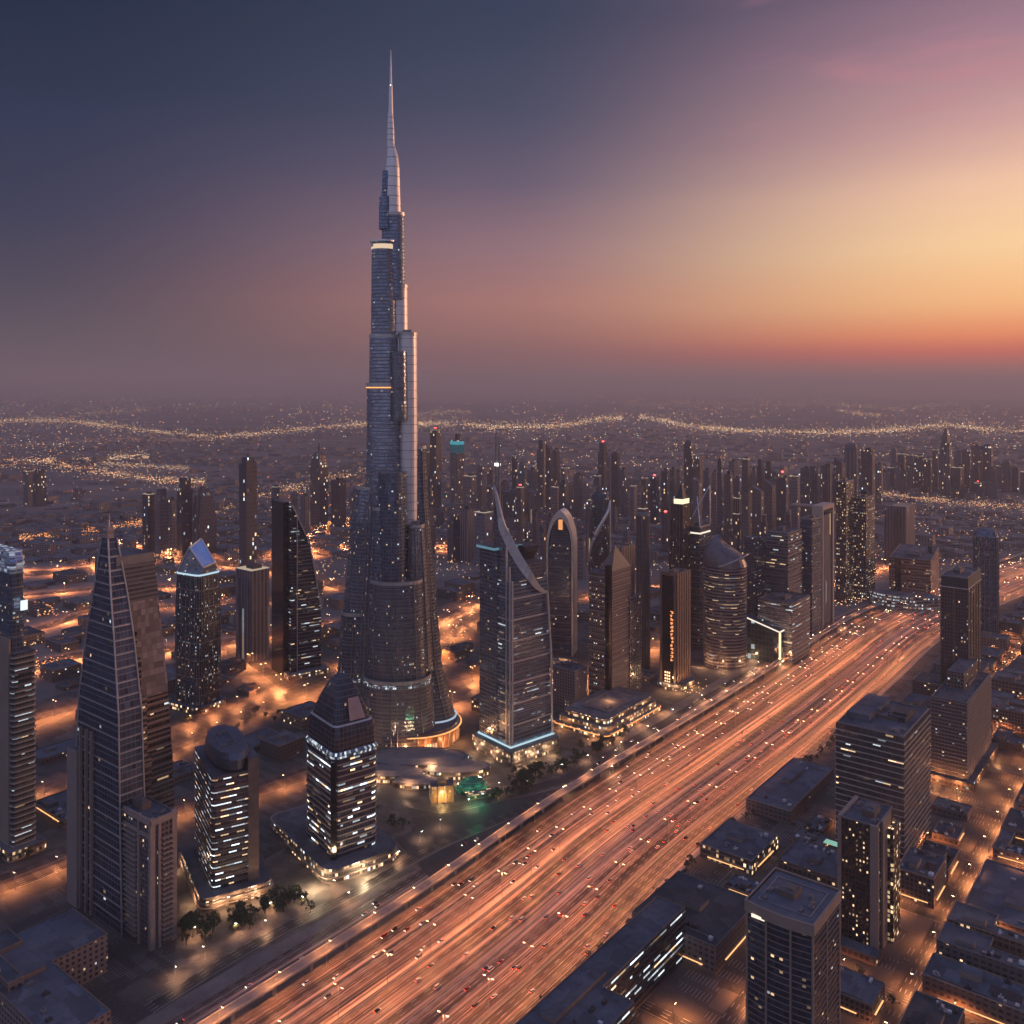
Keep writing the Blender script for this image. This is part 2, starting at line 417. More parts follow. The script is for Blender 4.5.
# ------------------------------------------------------------------ highway
RIGHT = [(-290,230),(-203,340),(34,640),(174,834),(386,1094),(560,1315),(727,1529),(880,1690),(1033,1835),(1500,2240),(2200,2800)]
def resample(P, step):
    """Catmull-Rom through the points, even steps"""
    pts = []
    Q = [P[0]] + list(P) + [P[-1]]
    for i in range(1, len(Q) - 2):
        p0, p1, p2, p3 = Q[i-1], Q[i], Q[i+1], Q[i+2]; n = max(2, int(math.dist(p1, p2) / step))
        for k in range(n):
            t = k / n
            pts.append(tuple(0.5*((2*b) + (-a + c_)*t + (2*a - 5*b + 4*c_ - d)*t*t + (-a + 3*b - 3*c_ + d)*t**3) for a, b, c_, d in zip(p0, p1, p2, p3)))
    pts.append(tuple(P[-1])); return pts
HWY = resample(RIGHT, 18)
HWL = [0.0]
for a, b in zip(HWY, HWY[1:]): HWL.append(HWL[-1] + math.dist(a, b))
def hdir(i):
    a = HWY[max(0, i-2)]; b = HWY[min(len(HWY)-1, i+2)]; l = math.dist(a, b); return ((b[0]-a[0])/l, (b[1]-a[1])/l)
HWD = [hdir(i) for i in range(len(HWY))]
def hpos(v, s_):
    """point on the highway: v metres along, s_ metres from its right edge"""
    import bisect
    i = min(max(bisect.bisect(HWL, v) - 1, 0), len(HWL) - 2); t = (v - HWL[i]) / (HWL[i+1] - HWL[i])
    a, b = HWY[i], HWY[i+1]; d0, d1 = HWD[i], HWD[i+1]
    dx, dy = d0[0]+(d1[0]-d0[0])*t, d0[1]+(d1[1]-d0[1])*t
    return (a[0]+(b[0]-a[0])*t - dy*s_, a[1]+(b[1]-a[1])*t + dx*s_, math.atan2(dy, dx))
def strip(mb, s0, s1, z0, z1=None, v0=0, v1=None, mi=0):
    """sheet (z1 None) or kerbed slab between two offsets along the highway"""
    for i in range(len(HWY)-1):
        if HWL[i] < v0 or (v1 and HWL[i+1] > v1): continue
        def P(k, s_): d = HWD[k]; return (HWY[k][0]-d[1]*s_, HWY[k][1]+d[0]*s_)
        a, b, c_, d = P(i,s0), P(i+1,s0), P(i+1,s1), P(i,s1); la, lb = HWL[i], HWL[i+1]
        z = z0 if z1 is None else z1
        mb.quad([(*a,z),(*b,z),(*c_,z),(*d,z)], mi, [(s0,la),(s0,lb),(s1,lb),(s1,la)])
        if z1 is not None:
            mb.quad([(*a,z0),(*b,z0),(*b,z1),(*a,z1)], mi, [(0,la),(0,lb),(z1-z0,lb),(z1-z0,la)])
            mb.quad([(*c_,z0),(*d,z0),(*d,z1),(*c_,z1)], mi, [(0,lb),(0,la),(z1-z0,la),(z1-z0,lb)])
    return mb
def mat_asphalt(name='asphalt', pitch=3.65, trail_wear=0.5, base=(.014,.012,.012), pale=(.66,.44,.33), marks=True, seed=0.0, sheen=0.42):
    t = NT(name); u, v, _ = t.sep(t.uv())
    lane = t.M('DIVIDE', u, pitch); il = t.M('FLOOR', lane); fl = t.M('FRACT', lane)
    lr = t.white(t.comb(il, seed, 3.0))[0]
    # light trails painted into the colour, mixed with wheel wear, along the road
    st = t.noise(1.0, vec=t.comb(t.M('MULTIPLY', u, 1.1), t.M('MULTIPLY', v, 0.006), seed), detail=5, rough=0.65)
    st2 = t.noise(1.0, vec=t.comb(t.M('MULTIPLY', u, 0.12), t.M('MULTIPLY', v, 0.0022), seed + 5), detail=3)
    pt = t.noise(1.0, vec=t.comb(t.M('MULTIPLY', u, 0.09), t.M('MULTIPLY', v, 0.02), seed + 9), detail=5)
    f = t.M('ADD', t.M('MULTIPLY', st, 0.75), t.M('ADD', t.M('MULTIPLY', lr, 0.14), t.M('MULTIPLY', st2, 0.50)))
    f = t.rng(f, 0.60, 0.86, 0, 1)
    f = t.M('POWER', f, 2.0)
    col = t.mix(t.M('MULTIPLY', f, trail_wear * 2.4), base, pale)
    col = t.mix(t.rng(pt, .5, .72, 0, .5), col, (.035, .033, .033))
    if marks:
        edge = t.M('LESS_THAN', t.M('ABSOLUTE', t.M('SUBTRACT', fl, 0.5)), 0.038)
        dash = t.M('LESS_THAN', t.M('FRACT', t.M('DIVIDE', v, 14.0)), 0.42)
        solid = t.M('LESS_THAN', t.M('FRACT', t.M('DIVIDE', lane, 6.0)), 1/6.0)
        mk = t.M('MULTIPLY', edge, t.M('MAXIMUM', dash, solid))
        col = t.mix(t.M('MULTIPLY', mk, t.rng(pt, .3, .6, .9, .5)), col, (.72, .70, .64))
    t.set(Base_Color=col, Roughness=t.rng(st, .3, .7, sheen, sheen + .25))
    return t.mat
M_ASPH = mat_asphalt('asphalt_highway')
M_SERV = mat_asphalt('asphalt_service', trail_wear=0.35, pale=(.2,.17,.15), seed=4.0)
M_CITY = mat_asphalt('asphalt_street', trail_wear=0.3, pale=(.16,.14,.13), seed=8.0, pitch=3.3)
M_CONC = plain('concrete', (.26,.24,.225), .85)
M_PAVE = plain('paving', (.17,.145,.13), .85, var=.4, scale=.05)
M_DARK = plain('dark_paint', (.035,.035,.04), .6)
M_STEEL = plain('galvanised_steel', (.32,.32,.33), .45, .6)
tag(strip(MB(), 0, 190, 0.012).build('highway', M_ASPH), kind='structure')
tag(strip(MB(), -2.5, -0.02, 0.0, 0.14).build('kerb', M_CONC), kind='structure')
for a, b, n in ((24, 27.5, 'median_strip'), (62, 63.2, 'lane_divider'), (98, 101.5, 'median_strip'), (128, 129, 'lane_divider'), (152, 163, 'verge')):
    tag(strip(MB(), a, b, 0.0, 0.16).build(n, M_PAVE if b - a > 2 else M_CONC), kind='structure')
mb = MB()
for s_ in (25.6, 99.6): strip(mb, s_, s_ + .5, 0.165, 1.05)
tag(mb.build('crash_barrier', M_CONC), 'low concrete crash barrier running along the highway medians', 'barrier')
tag(strip(MB(), 190.02, 205, 0.0, 0.14).build('pavement', M_PAVE), kind='structure')
# elevated rail line on piers along the far side of the highway
vd = thing('rail_viaduct', 'long elevated concrete rail line on piers beside the highway', 'viaduct', (0, 0, 0))
mb = MB(); strip(mb, 153.5, 161.5, 7.2, 8.6); strip(mb, 155.5, 159.5, 6.0, 7.19); mb.build('deck', M_CONC, vd)
mb = MB(); strip(mb, 153.2, 153.6, 8.61, 9.8); strip(mb, 161.4, 161.8, 8.61, 9.8); mb.build('parapet', plain('pale_concrete', (.42,.39,.36), .8), vd)
mb = MB()
for s_ in (155.6, 157.0, 158.6, 160.0): strip(mb, s_, s_ + .18, 8.61, 8.8)
mb.build('rail', M_STEEL, vd)
v = 20
npier = 0
while v < 2600:
    x, y, a = hpos(v, 157.5); m = MB(); m.box(0, 0, 0.165, 2.4, 1.8, 4.4); m.loft([[(-1.2,-.9,4.56),(1.2,-.9,4.56),(1.2,.9,4.56),(-1.2,.9,4.56)],[(-1.2,-2.6,5.98),(1.2,-2.6,5.98),(1.2,2.6,5.98),(-1.2,2.6,5.98)]])
    m.build('pier', M_CONC, vd, (x, y, 0), a); v += 34; npier += 1

# ------------------------------------------------------------------ streets
ROADN = [0]
def road(P, w, mat=None, z=0.008, name='road', pts3=False):
    Q = resample(P, 25); mb = MB(); L_ = 0
    for i in range(len(Q)-1):
        def nd(k):
            a, b = Q[max(0,k-1)], Q[min(len(Q)-1,k+1)]; l = math.dist(a, b) or 1; return ((b[0]-a[0])/l, (b[1]-a[1])/l)
        d0, d1 = nd(i), nd(i+1); a, b = Q[i], Q[i+1]; l = math.dist(a, b)
        mb.quad([(a[0]+d0[1]*w/2, a[1]-d0[0]*w/2, z), (b[0]+d1[1]*w/2, b[1]-d1[0]*w/2, z), (b[0]-d1[1]*w/2, b[1]+d1[0]*w/2, z), (a[0]-d0[1]*w/2, a[1]+d0[0]*w/2, z)],
                0, [(0,L_),(0,L_+l),(w,L_+l),(w,L_)])
        L_ += l
    o = mb.build(name, mat or M_CITY); tag(o, kind='structure')
    ROADN[0] += 1
    return Q
def pxroad(PP, w, **k): 
    k.setdefault('z', 0.008 + 0.0042 * (ROADN[0] % 12) if True else 0)
    return road([gp(*p) for p in PP], w, **k)

# built-up ground either side of the highway: yards, lots and paving
def mat_yard():
    t = NT('yard_paving'); m = t.N.new('ShaderNodeMapping'); m.inputs['Rotation'].default_value = (0,0,R(38.3)); t.L.new(t.obj(), m.inputs[0])
    v = t.N.new('ShaderNodeTexVoronoi'); v.distance = 'CHEBYCHEV'; v.inputs['Scale'].default_value = .045; t.L.new(m.outputs[0], v.inputs['Vector']); q = t.sep(v.outputs['Color'])
    n = t.noise(.03, detail=5); n2 = t.noise(.4, detail=3)
    c_ = t.mix(q[0], (.030,.028,.028), (.11,.092,.08)); c_ = t.mix(t.rng(n, .42, .62, 0, .7), c_, (.05,.045,.042)); c_ = t.mix(t.rng(n2, .55, .7, 0, .35), c_, (.16,.13,.11))
    # bay lines of the car parks
    o = t.sep(m.outputs[0]); ln = t.M('MULTIPLY', t.M('LESS_THAN', t.M('FRACT', t.M('DIVIDE', o[0], 2.8)), .07), t.M('LESS_THAN', t.M('FRACT', t.M('DIVIDE', o[1], 16.0)), .62))
    c_ = t.mix(t.M('MULTIPLY', ln, t.M('GREATER_THAN', q[1], .62)), c_, (.5,.48,.44))
    t.set(Base_Color=c_, Roughness=.85); return t.mat
M_YARD = mat_yard()
for a, b in ((-3, -1500), (206, 900)):
    mb = MB(); n_ = 0
    for i in range(0, len(HWY)-1):
        if HWL[i] > (2100 if a < 0 else 1500): break
        P_ = lambda k, s_: (HWY[k][0] - .785*(s_-a) - HWD[k][1]*a, HWY[k][1] + .62*(s_-a) + HWD[k][0]*a)
        q = [P_(i,a), P_(i+1,a), P_(i+1,b), P_(i,b)]
        mb.quad([(x,y,.004) for x,y in (q if b > a else list(reversed(q)))])
    tag(mb.build('yards', M_YARD), kind='structure')
# ------------------------------------------------------------------ street lamps
SOD = (1.0, 0.335, 0.11); WARM = (1.0, 0.52, 0.26); COOL = (0.85, 0.92, 1.0)
LD = {}
def lamp_light(key, col, power, spot=True):
    if key not in LD:
        l = bpy.data.lights.new('lamp_' + key, 'SPOT' if spot else 'POINT'); l.color = col; l.energy = power; l.shadow_soft_size = 0.8
        if spot: l.spot_size = R(165); l.spot_blend = 0.7
        LD[key] = l
    return LD[key]
def make_lamp(h, key, double=False, label='', group=''):
    t = thing('street_lamp', label, 'street lamp', (0,0,-500), 0, group)
    m = MB(); m.tube([(0,0,0.1),(0,0,h*.5),(0,0,h)], [.22,.16,.11], 8); m.box(0,0,0,.6,.6,.5,0); m.build('pole', M_STEEL, t)
    sides = (1, -1) if double else (1,)
    for sd_ in sides:
        m = MB(); m.tube([(0,0,h-.3),(0,sd_*1.2,h+.4),(0,sd_*3.2,h+.7)], [.09,.07,.06], 6); m.build('arm', M_STEEL, t)
        m = MB(); m.loft([[(-.35,sd_*3.6-.9,h+.62),(.35,sd_*3.6-.9,h+.62),(.35,sd_*3.6+.9,h+.62),(-.35,sd_*3.6+.9,h+.62)],[(-.2,sd_*3.6-.7,h+.95),(.2,sd_*3.6-.7,h+.95),(.2,sd_*3.6+.7,h+.95),(-.2,sd_*3.6+.7,h+.95)]])
        hd = m.build('lamp_head', M_STEEL, t)
        m = MB(); m.box(0, sd_*3.6, h+.40, .66, 1.7, .2, bottom=True); m.build('lens', emit('lens_' + key[:3], (1,.6,.3) if key[0] == 's' else (1,.9,.75), 26), hd)
    lo = bpy.data.objects.new('lamp_light', LD[key]); COL.objects.link(lo); lo.parent = t; lo.location = (0, 0 if double else 3.6, h - .4)
    return t
lamp_light('sodium_highway', SOD, 68000)
lamp_light('sodium_verge', SOD, 26000)
lamp_light('sodium_street', SOD, 62000)
lamp_light('warm_street', WARM, 8000)
lamp_light('sodium_far', SOD, 240000)
LPROTO = {}
NLAMP = [0]
LKIND = {'double': (24, 'sodium_highway', True), 'single': (19, 'sodium_verge', False), 'street': (13, 'sodium_street', False), 'warm': (8, 'warm_street', False), 'far': (20, 'sodium_far', True)}
LAMPS = []
def put_lamp(x, y, rz, kind, label, group, z=0.0):
    LAMPS.append((y, x, rz, kind, label, group, z)); NLAMP[0] += 1
def build_lamps():
    """the nearest as things of their own; the far ones, specks in the picture, as one object"""
    LAMPS.sort(key=lambda q: q[0]); mb = MB(); far = None
    for i, (y, x, rz, kind, label, group, z) in enumerate(LAMPS):
        if i < 292:
            if kind not in LPROTO: LPROTO[kind] = make_lamp(*LKIND[kind]); o = LPROTO[kind]
            else: o = copy_tree(LPROTO[kind])
            o.location = (x, y, z); o.rotation_euler = (0, 0, rz); tag(o, label, 'street lamp', group)
        else:
            h, key, dbl = LKIND[kind]; sx, sy = -math.sin(rz), math.cos(rz)
            mb.tube([(x,y,z),(x,y,z+h)], [.2,.1], 5, 0); mb.bar((x-(3.6*sx if dbl else 0), y-(3.6*sy if dbl else 0), z+h+.3), (x+3.6*sx, y+3.6*sy, z+h+.3), .2)
            for sg in ((1,-1) if dbl else (1,)): mb.box(x+3.6*sx*sg, y+3.6*sy*sg, z+h, .8, 1.8, .3, rz, 1, bottom=True)
            lo = bpy.data.objects.new('lamp_light', LD[key]); COL.objects.link(lo); lo.location = (x + (0 if dbl else 3.6*sx), y + (0 if dbl else 3.6*sy), z + h - .4)
    if len(LAMPS) > 292: tag(mb.build('distant_street_lamps', [M_STEEL, emit('lens_far', (1,.6,.3), 26)]), 'rows of street lamps too far off to tell apart', None, None, 'stuff')
v = 60
while v < 2450:
    far = v > 1700
    for s_, kd, lb, g in ((26.0, 'double', 'twin-armed highway lamp on the median beside the right service road', 'lamps on the service road median'),
                          (99.9, 'double', 'twin-armed highway lamp on the middle median between the carriageways', 'lamps on the middle median'),
                          (153.0, 'single', 'single-armed highway lamp on the verge beneath the rail viaduct', 'lamps along the viaduct verge')):
        x, y, a = hpos(v + {26.0: 0, 99.9: 22, 153.0: 11}[s_], s_)
        put_lamp(x, y, a + (math.pi if s_ > 150 else 0), kd, lb, g, .165)
    v += 46 if v < 1500 else 70
# ------------------------------------------------------------------ building kit
F_DARK = facade('facade_dark_glass', (.19,.235,.29), (.135,.135,.145), 4.2, 3.2, .24, .16, .12, .8, .6, metal=.7)
F_BLUE = facade('facade_blue_glass', (.16,.21,.28), (.16,.16,.18), 4.6, 3.0, .20, .12, .06, .8, .45, rough=.14, metal=.75)
F_HOTEL = facade('facade_sparkling', (.07,.08,.10), (.075,.07,.07), 4.4, 2.8, .42, .46, .45, .9, .5, metal=.6)
F_BAND = facade('facade_ribbon', (.18,.21,.26), (.21,.205,.21), 5.6, 3.0, .30, .08, .30, 1.0, .5, strip=True, metal=.6)
F_BANDL = facade('facade_ribbon_busy', (.10,.11,.14), (.17,.15,.145), 5.2, 2.4, .30, .10, .95, 2.6, .5, strip=True, metal=.55)
F_STONE = facade('facade_stone', (.02,.022,.027), (.26,.20,.175), 4.0, 4.2, .48, .50, .14, 1.1, .8, rough=.35)
F_APT = facade('facade_apartments', (.02,.021,.025), (.20,.16,.145), 3.9, 3.4, .40, .34, .22, 1.3, .75, rough=.3)
F_BROWN = facade('facade_brown', (.02,.02,.022), (.11,.078,.065), 4.2, 3.0, .35, .40, .22, 1.2, .8, rough=.3)
F_SHOP = facade('facade_shops', (.05,.045,.04), (.24,.18,.14), 4.6, 2.6, .38, .14, .85, 2.0, .92, rough=.3, clump=.5)
F_ORANGE = facade('facade_orange_lobby', (.2,.1,.05), (.34,.19,.11), 9.0, 3.4, .20, .24, 1.3, 1.5, 1.0, rough=.3, clump=.4)
F_FAR = facade('facade_far', (.09,.09,.10), (.24,.205,.20), 9.0, 6.5, .40, .45, .10, 1.8, .75, rough=.35)
F_FARD = facade('facade_far_dark', (.06,.06,.07), (.14,.12,.12), 9.0, 6.0, .35, .5, .12, 1.8, .7, rough=.3)
F_FARV = facade('facade_far_ribbed', (.08,.08,.09), (.30,.25,.24), 40.0, 7.0, .02, .45, .12, .5, .7, rough=.35)
F_LOW = facade('facade_low', (.03,.03,.03), (.20,.16,.14), 4.2, 4.6, .55, .42, .16, 1.6, .92, rough=.5, clump=.9)
F_LOWLIT = facade('facade_low_lit', (.05,.04,.03), (.24,.18,.14), 5.0, 4.2, .42, .3, .45, 1.8, .95, rough=.5, clump=.6)
F_TEALLIT = facade('facade_teal_offices', (.02,.035,.045), (.15,.13,.125), 5.2, 3.0, .34, .08, .35, .9, .15, strip=True)
F_GLOW = facade('facade_cool_glow', (.16,.26,.34), (.22,.26,.30), 3.0, 2.2, .25, .18, 1.6, .9, 0.0, metal=.6, clump=1.0)
F_LOUVRE = facade('facade_louvres', (.10,.085,.08), (.30,.24,.21), 3.6, 60.0, .42, .0, .0, 0, .5, rough=.4)
M_ROOF = plain('roof_membrane', (.085,.092,.115), .85, var=.45, scale=.03, uvn=True)
M_ROOF2 = plain('roof_gravel', (.13,.128,.14), .9, var=.35, scale=.04, uvn=True)
M_STONE = plain('stone_cladding', (.30,.235,.205), .7, var=.15)
M_TAN = plain('tan_render', (.27,.20,.165), .8, var=.2, scale=.05)
M_BROWNW = plain('brown_panel', (.13,.095,.08), .6)
M_EDGE = plain('pale_metal_edge', (.50,.47,.45), .35, .5)
M_EDGED = plain('grey_metal_edge', (.24,.23,.23), .4, .5)
M_PALE = plain('brushed_steel', (.70,.68,.68), .34, .7, var=.1)
M_BLACK = plain('black_glass', (.012,.012,.015), .12)
E_BLUE = emit('blue_glow', (.32,.62,1.0), 1.1)
E_COOL = emit('cool_strip', (.62,.85,1.0), .9)
E_WHITE = emit('white_strip', (1.0,.86,.70), 1.2)
E_WARM = emit('warm_strip', (1.0,.62,.30), 2.6)
E_ORANGE = emit('orange_strip', (1.0,.36,.10), 2.2)
E_RED = emit('red_beacon', (1.0,.06,.05), 8)
E_GREEN = emit('green_glow', (.06,.55,.26), .55)
E_TEAL = emit('teal_glow', (.05,.55,.62), .75)
E_DOT = emit('white_dot', (1,.93,.85), 5)

def corner(px, py, lp, rp, rz=-38.3):
    """box whose near vertical edge stands on pixel (px,py): its face toward the lower left spans lp pixels, the one toward the lower right rp"""
    m = mpp(py); x, y = gp(px, py); c_, s_ = math.cos(R(-rz)), math.sin(R(-rz))
    k = px - lp - 512; a = (F * x - k * y) / (F * c_ + k * s_)
    k = px + rp - 512; b = (k * y - F * x) / (F * s_ - k * c_)
    c_, s_ = math.cos(R(rz)), math.sin(R(rz)); lx, ly = -a/2, b/2
    return x + lx*c_ - ly*s_, y + lx*s_ + ly*c_, a, b, m
def roof_kit(t, w, d, z, seed=0, n=5, par=1.2, mat=None, wallmat=None, ox=0, oy=0, plant=True):
    rn = random.Random(seed * 13 + 5)
    m = MB(); th = .7
    for cx, cy, sx, sy in ((0,-d/2+th/2,w,th),(0,d/2-th/2,w,th),(-w/2+th/2,0,th,d-2*th-.02),(w/2-th/2,0,th,d-2*th-.02)):
        m.box(cx+ox, cy+oy, z+.003, sx, sy, par)
    m.build('parapet', wallmat or M_EDGED, t)
    if plant:
        pw, pd, ph = w * rn.uniform(.26,.42), d * rn.uniform(.28,.42), rn.uniform(3,5.5)
        px_, py_ = ox + rn.uniform(-.16,.16)*w, oy + rn.uniform(-.12,.18)*d
        m = MB(); m.box(px_, py_, z+.002, pw, pd, ph, mtop=1); m.box(px_ + pw*.2, py_, z+ph+.01, pw*.3, pd*.5, 1.4)
        m.build('plant_room', [wallmat or M_BROWNW, M_ROOF2], t)
    for k in range(n):
        m = MB(); a, b = rn.uniform(1.6,4), rn.uniform(1.6,4)
        x, y = ox + rn.choice((-1,1))*rn.uniform(.28,.42)*w, oy + rn.uniform(-.42,.42)*d
        m.box(x, y, z+.002, a, b, rn.uniform(1.2,2.4)); m.tube([(x,y,z+2.2),(x,y,z+2.9)], min(a,b)*.3, 8); m.build('roof_unit', M_EDGED, t)
def antenna(t, x, y, z, h, r=.5, mat=None, beacon=False, name='spire'):
    m = MB(); m.tube([(x,y,z),(x,y,z+h*.45),(x,y,z+h)], [r, r*.6, r*.15], 8); o = m.build(name, mat or M_PALE, t)
    if beacon:
        m = MB(); m.box(x, y, z+h, 1.6, 1.6, 1.8); m.build('beacon', E_RED, o)
def ring_band(t, plan, lv, z, h, mat, out=.5, name='light_band', step=None):
    bands(plan, lv, 1e9, out, h, z0=z).build(name, mat, t)
def tower(name, label, x, y, rz, plan, lv, fac, band=None, fin=None, roof=True, cat='tower', group=None, seed=1, rmat=None, wallmat=None, n=5, plant=True):
    t = thing(name, label, cat, (x, y, 0), R(rz), group)
    lv = [norm_lv(l) for l in lv]
    shell(plan, lv).build('glass_facade', [fac, rmat or M_ROOF], t)
    if band:
        st, out, th, mt = band; bands(plan, lv, st, out, th).build('floor_edges', mt, t)
    if fin:
        sp, w, out, mt = fin; fins(plan, lv, sp, w, out).build('ribs', mt, t)
    if roof:
        l = lv[-1]; w = max(p[0] for p in plan)*2*l[1]; d = max(p[1] for p in plan)*2*l[2]
        roof_kit(t, w*.985, d*.985, l[0], seed, n, wallmat=wallmat, ox=l[3], oy=l[4], plant=plant)
    return t

# ------------------------------------------------------------------ the supertall tower
def supertall():
    pb = 735; x0, y0 = gp(395, pb); m = mpp(pb)
    t = thing('supertall_tower', 'tallest tower, a silvery stepped needle rising far above the horizon', 'skyscraper', (x0, y0, 0))
    X = lambda px: (px - 395) * m
    Z = lambda py: H - (py - HY) * m
    up = rrect(1, 1, .46, 6)
    fB = facade('supertall_glass', (.24,.31,.41), (.20,.22,.26), 4.3, 2.2, .30, .14, .05, .9, .4, rough=.16, metal=.8)
    fD = facade('supertall_lower_glass', (.21,.255,.32), (.17,.175,.19), 4.3, 2.2, .34, .22, .09, .8, .6, rough=.15, metal=.7)
    fS = plain('supertall_steel', (.80,.72,.69), .38, .35, var=.08)
    def lobe(prof, dy, dep, mat, step=8.6, out=.28, th=.5, bm=None, rnd=up, name='glass_facade', cap=None):
        lv = []
        for py, xl, xr in prof:
            w = (xr - xl) * m; lv.append((Z(py), w, w * dep, (X(xl) + X(xr)) / 2, dy))
        o = shell(rnd, lv).build(name, [mat, M_EDGED], t)
        if step: 
            mb = MB(); z = lv[0][0] + step
            while z < lv[-1][0] - 1:
                l = lerp_lv(lv, z); 
                def rg(zz, o_):
                    return [(px_*(l[1]+2*o_)+l[3], py_*(l[2]+2*o_)+l[4], zz) for px_, py_ in rnd]
                mb.loft([rg(z-th, .01), rg(z-th, out), rg(z, out), rg(z, .01)], 0, cap=False); z += step
            mb.build('floor_edges', bm or M_EDGED, o)
        if mat is fD:
            PL = rnd[::3]; mb = MB()
            for px_, py_ in PL:
                mb.tube([(px_*(l[1]+.8)+l[3], py_*(l[2]+.8)+l[4], l[0]) for l in lv], .55, 4)
            mb.build('fins', M_EDGED, o)
        if cap:
            l = lv[-1]; ring = lambda zz, o_: [(px_*(l[1]+2*o_)+l[3], py_*(l[2]+2*o_)+l[4], zz) for px_, py_ in rnd]
            mb = MB(); mb.loft([ring(l[0]-2.5, .02), ring(l[0]-2.5, .9), ring(l[0]+1.5, .9), ring(l[0]+1.5, .1)], 0, cap=False); mb.build('terrace_rim', cap, o)
            mb = MB(); mb.box(l[3], l[4], l[0]+.01, l[1]*.4, l[2]*.35, 5); mb.build('plant_room', M_EDGED, o)
        return o
    # lower wings, flaring to the ground
    lobe([(737,336,394),(700,338,393),(665,341,392),(600,344,391),(565,348,391),(520,351,392),(487,356,392)], 6, .95, fD, cap=M_EDGE)
    lobe([(737,399,458),(716,400,454),(690,400,447),(665,400,441),(600,402,435),(550,404,431),(500,404,427),(447,404,425)], 8, .85, fD, cap=M_EDGE)
    lobe([(737,364,438),(700,366,435),(668,368,432)], -24, .86, fD, cap=M_EDGE)
    lobe([(690,371,429),(640,372,427),(575,374,424)], -24, .8, fD, cap=M_EDGE)
    lobe([(737,334,372),(700,337,372),(640,341,373),(610,343,373)], -4, 1.0, fD, cap=M_EDGE)
    lobe([(735,385,412),(600,381,410),(520,381,409),(470,381,408)], -20, 1.4, F_DARK, step=0)
    lobe([(620,372,400),(540,374,399),(505,376,398)], -22, 1.0, fD, cap=M_EDGE)
    lobe([(665,408,434),(560,408,428),(523,409,425)], -14, 1.1, fD, cap=M_EDGE)
    # upper lobes
    lobe([(600,365,404),(485,366,403),(430,367,402),(384,367,402)], 0, .9, fB, cap=M_EDGE)
    lobe([(420,369,400),(336,370,399)], -1, .9, fB, cap=M_EDGE)
    lobe([(420,392,409),(352,392,408)], -12, 1.2, F_DARK, step=6)
    lobe([(620,400,418),(430,399.5,417.5),(334,399,417)], -2, 1.0, fS, step=10.5, out=.22, th=.5, bm=M_EDGED, cap=M_EDGE)
    lobe([(400,371,397),(290,372,396),(246,372.5,394)], -4, .85, fB, cap=E_WHITE if False else M_EDGE)
    lobe([(400,390,408),(286,391,407)], 4, 1.0, fS, step=10.5, out=.22, th=.5, bm=M_EDGED, cap=M_EDGE)
    lobe([(300,381,405),(214,382,404)], 2, .85, fB, cap=M_EDGE)
    lobe([(216,383.5,401),(190,384.5,400),(168,385.5,399.5),(156,387,398),(146,387.5,395),(140,388,393)], 0, .9, fS, step=12, out=.25, th=.7)
    lobe([(230,379.5,392),(198,380,391)], -5, .9, fB)
    lobe([(200,382,390),(172,383,390)], -4, .9, fB)
    lobe([(146,387,394.5),(128,387.3,394),(113,388,393)], 0, .9, fS, step=7, out=.25, th=.7)
    mb = MB(); xs = X(390.8)
    mb.tube([(xs,0,Z(114)),(xs,0,Z(100)),(xs,0,Z(85)),(xs,0,Z(84)),(xs,0,Z(66)),(xs,0,Z(50))], [3.0,2.5,2.1,1.5,1.1,.35], 10); sp = mb.build('spire', fS, t)
    mb = MB(); mb.box(xs, -2.2, Z(86), .7, .6, 1.0); mb.build('beacon', E_DOT, sp)
    # observation deck ring, lit
    def ringpart(xl, xr, py, dy, dep, h, mat, name, o1=1.0):
        w = (xr-xl)*m; cx = (X(xl)+X(xr))/2; rg = lambda zz, o_: [(a*(w+2*o_)+cx, b*(w*dep+2*o_)+dy, zz) for a, b in up]
        mb = MB(); mb.loft([rg(Z(py), .05), rg(Z(py), o1), rg(Z(py)+h, o1), rg(Z(py)+h, .05)], 0, cap=False); mb.build(name, mat, t)
    ringpart(373, 394, 250, -4, .85, 5.5, emit('deck_light', (1,.74,.5), .85), 'light_band', 1.4)
    ringpart(373, 394, 243, -4, .85, 2.0, M_PALE, 'deck_rim', 2.6)
    ringpart(337, 372.5, 676, -4, 1.0, 4, F_GLOW, 'light_band')
    ringpart(368, 432, 674, -24, .86, 4, F_GLOW, 'light_band')
    ringpart(400, 455, 720, 8, .85, 5, emit('base_band', (.55,.68,.85), .8), 'light_band', 1.6)
    ringpart(367, 402.5, 388, 0, .9, 1.2, E_ORANGE, 'light_band', .7)
    # round podium with a glowing arcade
    xc = X(416)
    P1 = ell(104, 100, 40); lv = [(0,1,1,xc,-6),(22,1,1,xc,-6)]
    shell(P1, lv).build('podium', [F_ORANGE, M_ROOF], t)
    mb = bands(P1, lv, 1e9, 5.5, 1.6, z0=23.8); bands(P1, lv, 1e9, 3.2, 1.2, z0=20, mb=mb); mb.build('canopy_rim', M_EDGED, t)
    mb = MB()
    for k in range(40):
        a = 2*math.pi*k/40; mb.box(xc + 53.2*math.cos(a), -6 + 51.2*math.sin(a), 0, 1.2, 1.2, 18.6, a)
    mb.build('arcade_columns', M_TAN, t)
    bands(P1, lv, 1e9, 4.8, .8, z0=19.4).build('light_band', emit('soffit_light', (1,.42,.14), 1.6), t)
    lt = bpy.data.lights.new('arcade_light', 'POINT'); lt.energy = 15000; lt.color = (1,.42,.15); lt.shadow_soft_size = 1.5
